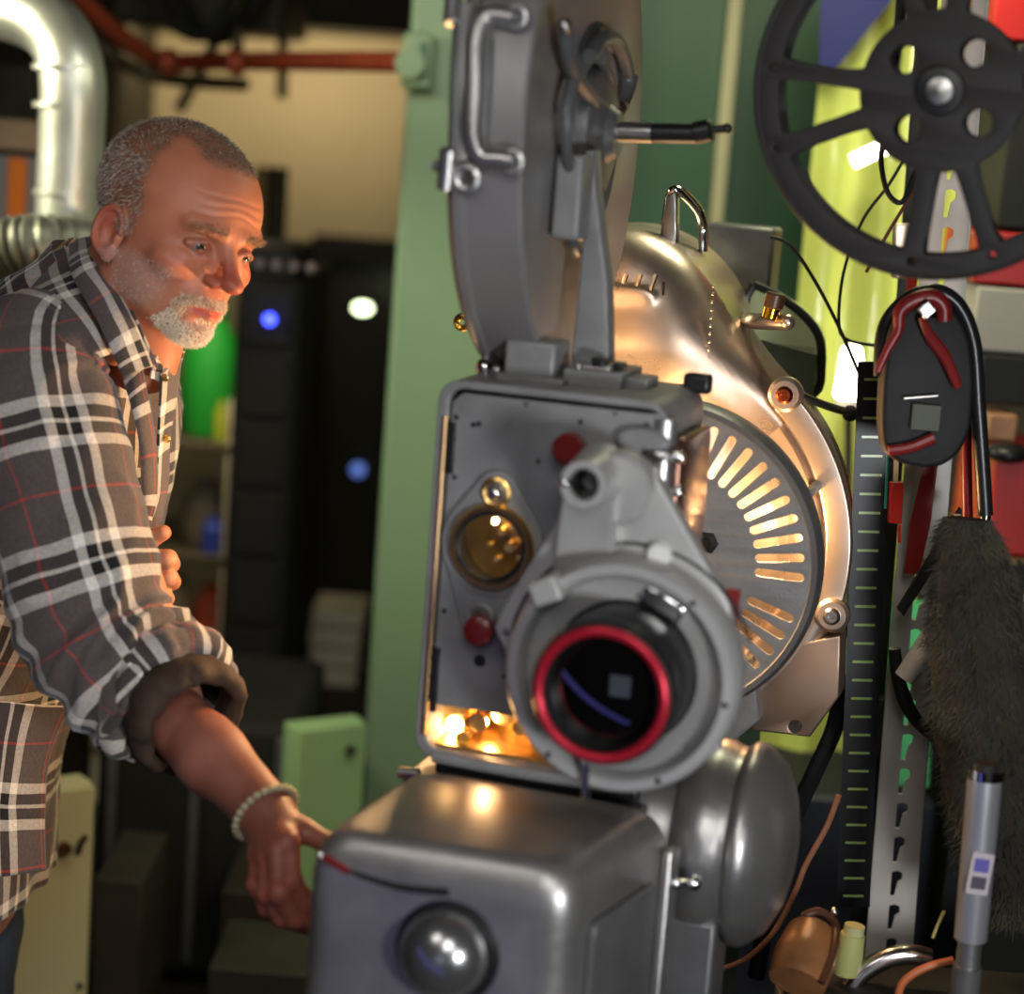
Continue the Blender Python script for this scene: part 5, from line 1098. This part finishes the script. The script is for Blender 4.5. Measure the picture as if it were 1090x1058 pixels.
# ---------------------------------------------------------------- the shirt
def plaid():
    m = bpy.data.materials.new('plaid flannel'); m.use_nodes = True; nt = m.node_tree; b = nt.nodes['Principled BSDF']; b.inputs['Roughness'].default_value = .9; b.inputs['Sheen Weight'].default_value = .25; b.inputs['Sheen Roughness'].default_value = .5
    uv = nt.nodes.new('ShaderNodeUVMap'); uv.uv_map = 'weave'; sp = nt.nodes.new('ShaderNodeSeparateXYZ')
    tc = nt.nodes.new('ShaderNodeTexCoord'); nzn = nt.nodes.new('ShaderNodeTexNoise'); nzn.inputs['Scale'].default_value = 9; nt.links.new(tc.outputs['Object'], nzn.inputs['Vector'])
    off_ = nt.nodes.new('ShaderNodeVectorMath'); off_.operation = 'MULTIPLY_ADD'; off_.inputs[1].default_value = (.012, .012, 0); nt.links.new(nzn.outputs['Color'], off_.inputs[0]); nt.links.new(uv.outputs[0], off_.inputs[2]); nt.links.new(off_.outputs[0], sp.inputs[0])
    base = lin('#584c49'); blk = (.003, .003, .004); wht = lin('#f2eadf'); redc = lin('#c0433c')
    stops = [(0, wht), (.085, blk), (.175, wht), (.205, blk), (.295, wht), (.38, base), (.675, redc), (.695, base)]
    outs = []
    for i, per in ((0, .128), (1, .150)):
        d = nt.nodes.new('ShaderNodeMath'); d.operation = 'DIVIDE'; d.inputs[1].default_value = per; nt.links.new(sp.outputs[i], d.inputs[0])
        fr = nt.nodes.new('ShaderNodeMath'); fr.operation = 'FRACT'; nt.links.new(d.outputs[0], fr.inputs[0]); cr = nt.nodes.new('ShaderNodeValToRGB'); cr.color_ramp.interpolation = 'CONSTANT'; e = cr.color_ramp.elements
        e[0].position = 0; e[0].color = (*stops[0][1], 1); e[1].position = stops[1][0]; e[1].color = (*stops[1][1], 1)
        for p_, c_ in stops[2:]: q = e.new(p_); q.color = (*c_, 1)
        nt.links.new(fr.outputs[0], cr.inputs[0]); outs.append(cr)
    mx = nt.nodes.new('ShaderNodeMix'); mx.data_type = 'RGBA'; mx.inputs['Factor'].default_value = .5; nt.links.new(outs[0].outputs[0], mx.inputs['A']); nt.links.new(outs[1].outputs[0], mx.inputs['B'])
    n2 = nt.nodes.new('ShaderNodeTexNoise'); n2.inputs['Scale'].default_value = 260; n2.inputs['Detail'].default_value = 3; nt.links.new(tc.outputs['Object'], n2.inputs['Vector'])
    mr = nt.nodes.new('ShaderNodeMapRange'); mr.inputs[3].default_value = .55; mr.inputs[4].default_value = 1.25; nt.links.new(n2.outputs[0], mr.inputs[0])
    vm = nt.nodes.new('ShaderNodeVectorMath'); vm.operation = 'SCALE'; nt.links.new(mx.outputs['Result'], vm.inputs[0]); nt.links.new(mr.outputs[0], vm.inputs['Scale']); nt.links.new(vm.outputs[0], b.inputs['Base Color'])
    bp = nt.nodes.new('ShaderNodeBump'); bp.inputs['Strength'].default_value = .5; bp.inputs['Distance'].default_value = .0012; nt.links.new(n2.outputs[0], bp.inputs['Height']); nt.links.new(bp.outputs[0], b.inputs['Normal'])
    return m
M_plaid = plaid(); M_lining = mat('dark shirt lining', lin('#3c2c20'), 0, .8, .2, 40, .3, 200)
def wr(p, s, seed=0): return noise.fractal(Vector((p[0]*s+seed, p[1]*s, p[2]*s)), .9, 2.1, 3)
def folds(p, ax_, seed, f1=26, amp=.004):   # ridged creases running along direction ax_
    q = p-ax_*(p@ax_)*.72; n = noise.noise(Vector(q*f1)+Vector((seed, 0, 0))); return amp*(1-2*abs(n))
def cloth(name, rings, m, parent, uoff=0, voff=0, cap=False, closed=True, thick=.0018, uvs=None, sub=1):
    n, k = len(rings), len(rings[0]); me = bpy.data.meshes.new(name); R_ = np.array(rings)
    fs = []; kk = k if closed else k-1
    for i in range(n-1):
        for j in range(kk): fs.append((i*k+j, i*k+(j+1) % k, (i+1)*k+(j+1) % k, (i+1)*k+j))
    base = np.array(parent.matrix_basis.translation)
    if parent.parent is not None: base = base+np.array(parent.parent.matrix_basis.translation)
    me.from_pydata([tuple(q) for q in (R_.reshape(-1, 3)-base)], [], fs)
    if uvs is None:
        mid = R_[:, :, :]; dv = np.concatenate([[0], np.cumsum(np.linalg.norm(np.diff(R_.mean(1), axis=0), axis=1))]) if closed else None
        if closed:
            per = np.linalg.norm(np.diff(np.concatenate([R_, R_[:, :1]], 1), axis=1), axis=2).sum(1).mean(); U = lambda i, j: (uoff+per*j/k, voff+dv[i])
        else:
            du = np.concatenate([[0], np.cumsum(np.linalg.norm(np.diff(R_, axis=1), axis=2).mean(0))]); dv = np.concatenate([[0], np.cumsum(np.linalg.norm(np.diff(R_, axis=0), axis=2).mean(1))]); U = lambda i, j: (uoff+du[min(j, k-1)], voff+dv[i])
    else: U = uvs
    ul = me.uv_layers.new(name='weave'); dat = []
    for i in range(n-1):
        for j in range(kk): dat += [*U(i, j), *U(i, j+1), *U(i+1, j+1), *U(i+1, j)]
    ul.data.foreach_set('uv', dat); me.shade_smooth(); me.materials.append(m); o = bpy.data.objects.new(name, me); COL.objects.link(o); o.parent = parent
    so = o.modifiers.new('thickness', 'SOLIDIFY'); so.thickness = thick; so.offset = 0
    return o
def spline(cs, n):
    cs = [np.array(c, float) for c in cs]; out = []; m_ = len(cs)
    for q in np.linspace(0, m_-1-1e-6, n):
        i = int(q); t = q-i; a, b, c, d = cs[max(i-1, 0)], cs[i], cs[i+1], cs[min(i+2, m_-1)]
        out.append(.5*((2*b)+(-a+c)*t+(2*a-5*b+4*c-d)*t*t+(-a+3*b-3*c+d)*t**3))
    return np.array(out)
bph = radians(78); fb = np.array([sin(bph), -cos(bph), 0]); rb = np.array([-cos(bph), -sin(bph), 0])   # body forward, right
def torso_rings():
    # centre x,y px, depth Y, half front-back, half width, tilt (deg, forward lean of ring)
    keys = [(-78, 935, TY, .128, .200, 4), (-72, 860, TY, .126, .196, 4), (-62, 780, TY, .128, .195, 8), (-34, 700, TY, .130, .195, 14), (8, 610, TY, .130, .20, 18), (42, 520, TY, .130, .205, 22), (62, 450, 2.41, .122, .208, 26), (76, 400, 2.40, .110, .200, 30), (88, 362, 2.39, .095, .172, 34), (100, 330, 2.385, .080, .120, 38), (112, 302, 2.38, .068, .078, 42)]
    K = spline([(*W_(k[0], k[1], k[2]), k[3], k[4], k[5]) for k in keys], 120); out = []; N = 180
    for r_ in K:
        c = r_[:3]; a, b, t = r_[3], r_[4], radians(r_[5]); f = fb*cos(t)-ZZ*sin(t); ring = []
        for j in range(N):
            th = 2*pi*j/N+pi/2; cx, sy = cos(th), sin(th); e = .82; X_ = np.sign(cx)*abs(cx)**e; Y2 = np.sign(sy)*abs(sy)**e
            p = c+rb*b*X_+f*a*Y2; nrm_ = nrm(rb*cx+f*sy); p = p+nrm_*(folds(p, ZZ*.9+fb*.3, 3, 15, .006)+.006*wr(p, 7)); ring.append(p)
        out.append(ring)
    return out
shirt = cloth('shirt', torso_rings(), M_plaid, man, uoff=.052, voff=.03)
# sleeves
def sleeve(keys, n, N, amp, seed, up=ZZ, uo=0, vo=0):
    K = spline([(*k[0], *k[1:]) for k in keys], n); out = []; x = None
    for i, r_ in enumerate(K):
        c = r_[:3]; t = nrm(K[min(i+1, n-1)][:3]-K[max(i-1, 0)][:3]); x = nrm(np.cross(t, [0, 1, 0])) if x is None else nrm(x-t*(x@t)); y = np.cross(t, x); ring = []; q_ = i/(n-1)
        for j in range(N):
            th = 2*pi*j/N; d = cos(th)*x+sin(th)*y; p = c+d*r_[3]*(1-.10*abs(sin(th))**2)
            am = amp*(.6+.9*q_**2); comp = .0045*q_**2*sin(70*q_+3*sin(th+seed)+2.5*noise.noise(Vector(p*11)))
            p = p+d*(folds(p, t*.55+d*.0, seed, 17, am)+.8*am*wr(p, 9, seed)+comp); ring.append(p)
        out.append(ring)
    return out
rk = [(W_(60, 345, 2.27), .036), (W_(42, 364, 2.24), .064), (W_(38, 405, 2.215), .080), (W_(50, 470, 2.19), .085), (W_(68, 545, 2.165), .082), (W_(90, 625, 2.14), .079), (W_(110, 680, 2.125), .079), (W_(140, 722, 2.11), .074), (W_(166, 748, 2.10), .068)]
sl = cloth('sleeve', sleeve(rk, 150, 150, .0062, 1.3), M_plaid, shirt, uoff=.03, voff=.02)
lk = [(W_(112, 375, 2.50), .05), (W_(124, 420, 2.55), .078), (W_(110, 520, 2.58), .078), (W_(85, 640, 2.60), .07), (W_(75, 668, 2.55), .062), (W_(95, 640, 2.47), .05), (W_(112, 626, 2.43), .04)]
cloth('sleeve', sleeve(lk, 60, 70, .004, 5.3), M_plaid, shirt, uoff=.01)
# rolled cuff: a fat fold of plaid and the dark lining turned out below it
ca = nrm(wri-elb); cc0 = W_(182, 746, 2.09)
def ringset(c, ax_, prof, N, amp, seed, sq=1.0):
    x = nrm(np.cross(ax_, [0, 1, 0])); y = np.cross(ax_, x); out = []
    for s_, r in prof:
        ring = []
        for j in range(N):
            th = 2*pi*j/N; d = cos(th)*x+sin(th)*y*sq; n_ = noise.noise(Vector((2.2*cos(th)+seed, 2.2*sin(th), s_*30))); n2_ = noise.noise(Vector((5*cos(th), 5*sin(th)+seed, s_*60)))
            ring.append(c+ax_*(s_+amp*1.2*n_)+d*(r+amp*n_+.6*amp*n2_))
        out.append(ring)
    return out
cuff = cloth('cuff', ringset(cc0, ca, [(-.075, .060), (-.072, .074), (-.058, .079), (-.046, .070), (-.038, .069), (-.026, .078), (-.006, .079), (.008, .074), (.014, .066), (.010, .060), (0.0, .058)], 140, .011, 2.0), M_plaid, shirt, uoff=.07, voff=.04)
cloth('cuff_lining', ringset(cc0+ca*.010, ca, [(-.01, .058), (.004, .063), (.022, .066), (.036, .062), (.042, .055), (.038, .050), (.010, .047)], 120, .007, 7.0), M_lining, shirt)
# collar
def sheet(name, left, right, m, nu=14, nv=40, bulge=.006, uo=0, vo=0, th=.0030):
    A = spline(left, nv); B = spline(right, nv); rings = []
    for i in range(nv):
        d = B[i]-A[i]; row = []
        for j in range(nu):
            t = j/(nu-1); p = A[i]+d*t; p = p+np.array([0, -1, .2])*bulge*sin(pi*t)+np.array([0, -.003, 0])*noise.noise(Vector(p*25)); row.append(p)
        rings.append(row)
    return cloth(name, rings, m, shirt, uoff=uo, voff=vo, closed=False, thick=th)
col = sheet('collar', [W_(98, 252, 2.345), W_(106, 276, 2.27), W_(126, 312, 2.225), W_(146, 350, 2.215), W_(162, 390, 2.225)],
      [W_(74, 262, 2.33), W_(76, 290, 2.25), W_(98, 330, 2.20), W_(116, 366, 2.19), W_(131, 402, 2.20)], M_plaid, uo=.145, vo=.10, bulge=.010)
sheet('collar', [W_(98, 253, 2.345), W_(118, 250, 2.40), W_(150, 300, 2.46), W_(178, 350, 2.44)], [W_(76, 262, 2.345), W_(112, 262, 2.43), W_(158, 330, 2.48), W_(180, 380, 2.45)], M_plaid, uo=.02, vo=.05)
sheet('collar', [W_(168, 372, 2.26), W_(180, 372, 2.30), W_(196, 374, 2.36)], [W_(160, 402, 2.245), W_(178, 408, 2.27), W_(190, 398, 2.33)], M_plaid, uo=.0, vo=.0, bulge=.004)
sheet('collar_stand', [W_(100, 250, 2.34), W_(110, 275, 2.275), W_(130, 310, 2.235), W_(150, 350, 2.225), W_(168, 388, 2.25)], [W_(104, 262, 2.345), W_(116, 290, 2.28), W_(136, 330, 2.24), W_(152, 366, 2.235), W_(166, 396, 2.255)], M_plaid, nu=6, uo=.06, bulge=.0)
sheet('yoke', [W_(70, 262, 2.345), W_(82, 300, 2.25), W_(108, 345, 2.214), W_(122, 376, 2.235)], [W_(-10, 318, 2.38), W_(10, 335, 2.27), W_(44, 362, 2.175), W_(80, 392, 2.19)], M_plaid, nu=24, uo=.02, vo=.06, bulge=.012)
# placket and front edges
sheet('placket', [W_(150, 388, 2.235), W_(158, 430, 2.225), W_(166, 480, 2.235), W_(166, 530, 2.25), W_(160, 556, 2.26)], [W_(132, 405, 2.215), W_(142, 440, 2.205), W_(150, 485, 2.215), W_(150, 530, 2.235), W_(148, 548, 2.25)], M_plaid, uo=.075, vo=.3, bulge=.008)
sheet('placket', [W_(192, 382, 2.33), W_(188, 420, 2.30), W_(180, 470, 2.30), W_(178, 520, 2.30), W_(170, 552, 2.30)], [W_(172, 398, 2.25), W_(170, 430, 2.245), W_(168, 480, 2.255), W_(166, 525, 2.265), W_(160, 548, 2.275)], M_plaid, uo=.085, vo=.1, bulge=.006)
for x, y, Y in ((178, 467, 2.262), (176, 402, 2.25)): part('button', MB().lathe([(.0045, 0), (.0045, .0015), (.0035, .0022), (.001, .0016)], axisframe(P(x, y, Y), (-.3, -1, 0)), 16), M_brass, shirt)
# shirt tail front edge hanging free, jeans, bracelet, ring
sheet('shirt_tail', [W_(74, 752, 2.30), W_(54, 800, 2.30), W_(47, 860, 2.295), W_(49, 926, 2.29)], [W_(-10, 745, 2.24), W_(-15, 800, 2.235), W_(-18, 860, 2.23), W_(-20, 934, 2.225)], M_plaid, nu=30, uo=.075, vo=.05, bulge=.012)
# jeans to the floor
M_jeans = mat('blue denim', (.035, .055, .10), 0, .85, .2, 30, .4, 300)
hpz = tor[0][0]
def legr(s_):
    a = hpz+rb*.0+np.array([-.01, s_*.085, .02]); keys = [(a+np.array([0, 0, .09]), .135), (a, .115), (np.array([a[0]+.015, a[1], .47]), .080), (np.array([a[0]-.04, a[1], .09]), .068)]
    return sleeve(keys, 50, 48, .004, 3+s_)
jn = cloth('jeans', legr(-1)+[], M_jeans, man); cloth('trouser_leg', legr(1), M_jeans, jn)
for s_ in (-1, 1):
    c = hpz+np.array([-.05+.03, s_*.085, 0]); part('shoe', MB().loft([[np.array([c[0]+x, c[1]+w*cos(t), .001+max(0, hgt*(.5+.5*sin(t)))]) for t in np.linspace(0, 2*pi, 24, endpoint=False)] for x, w, hgt in ((-.11, .02, .05), (-.10, .034, .075), (-.04, .040, .085), (.03, .042, .085), (.09, .048, .06), (.14, .044, .045), (.17, .020, .03))]), mat('brown shoe leather', (.05, .03, .02), 0, .4), man)
bc0 = wri-ca*.004+np.array([.002, 0, .0]); x = nrm(np.cross(ca, [0, 1, 0])); y = np.cross(ca, x); mb = MB()
tl = nrm(ca*.25+x)
br = MB()
for j in range(26):
    t = 2*pi*j/26; p = bc0+(x*cos(t)*.0335+y*sin(t)*.0315)+ca*.006*cos(t); br.ball(p, .0042, seg=10)
part('bead_bracelet', br, mat('cream beads', (.55, .50, .30), 0, .4), man, label='string of cream beads')
ra = nrm(lf['ring'][0][1]-lf['ring'][0][0]); part('finger_ring', MB().torus(axisframe(lf['ring'][0][0]+(lf['ring'][0][1]-lf['ring'][0][0])*.50, ra), .0101, .0014, 40, 8), mat('gold band', (.8, .6, .3), 1, .2), man, label='gold ring')
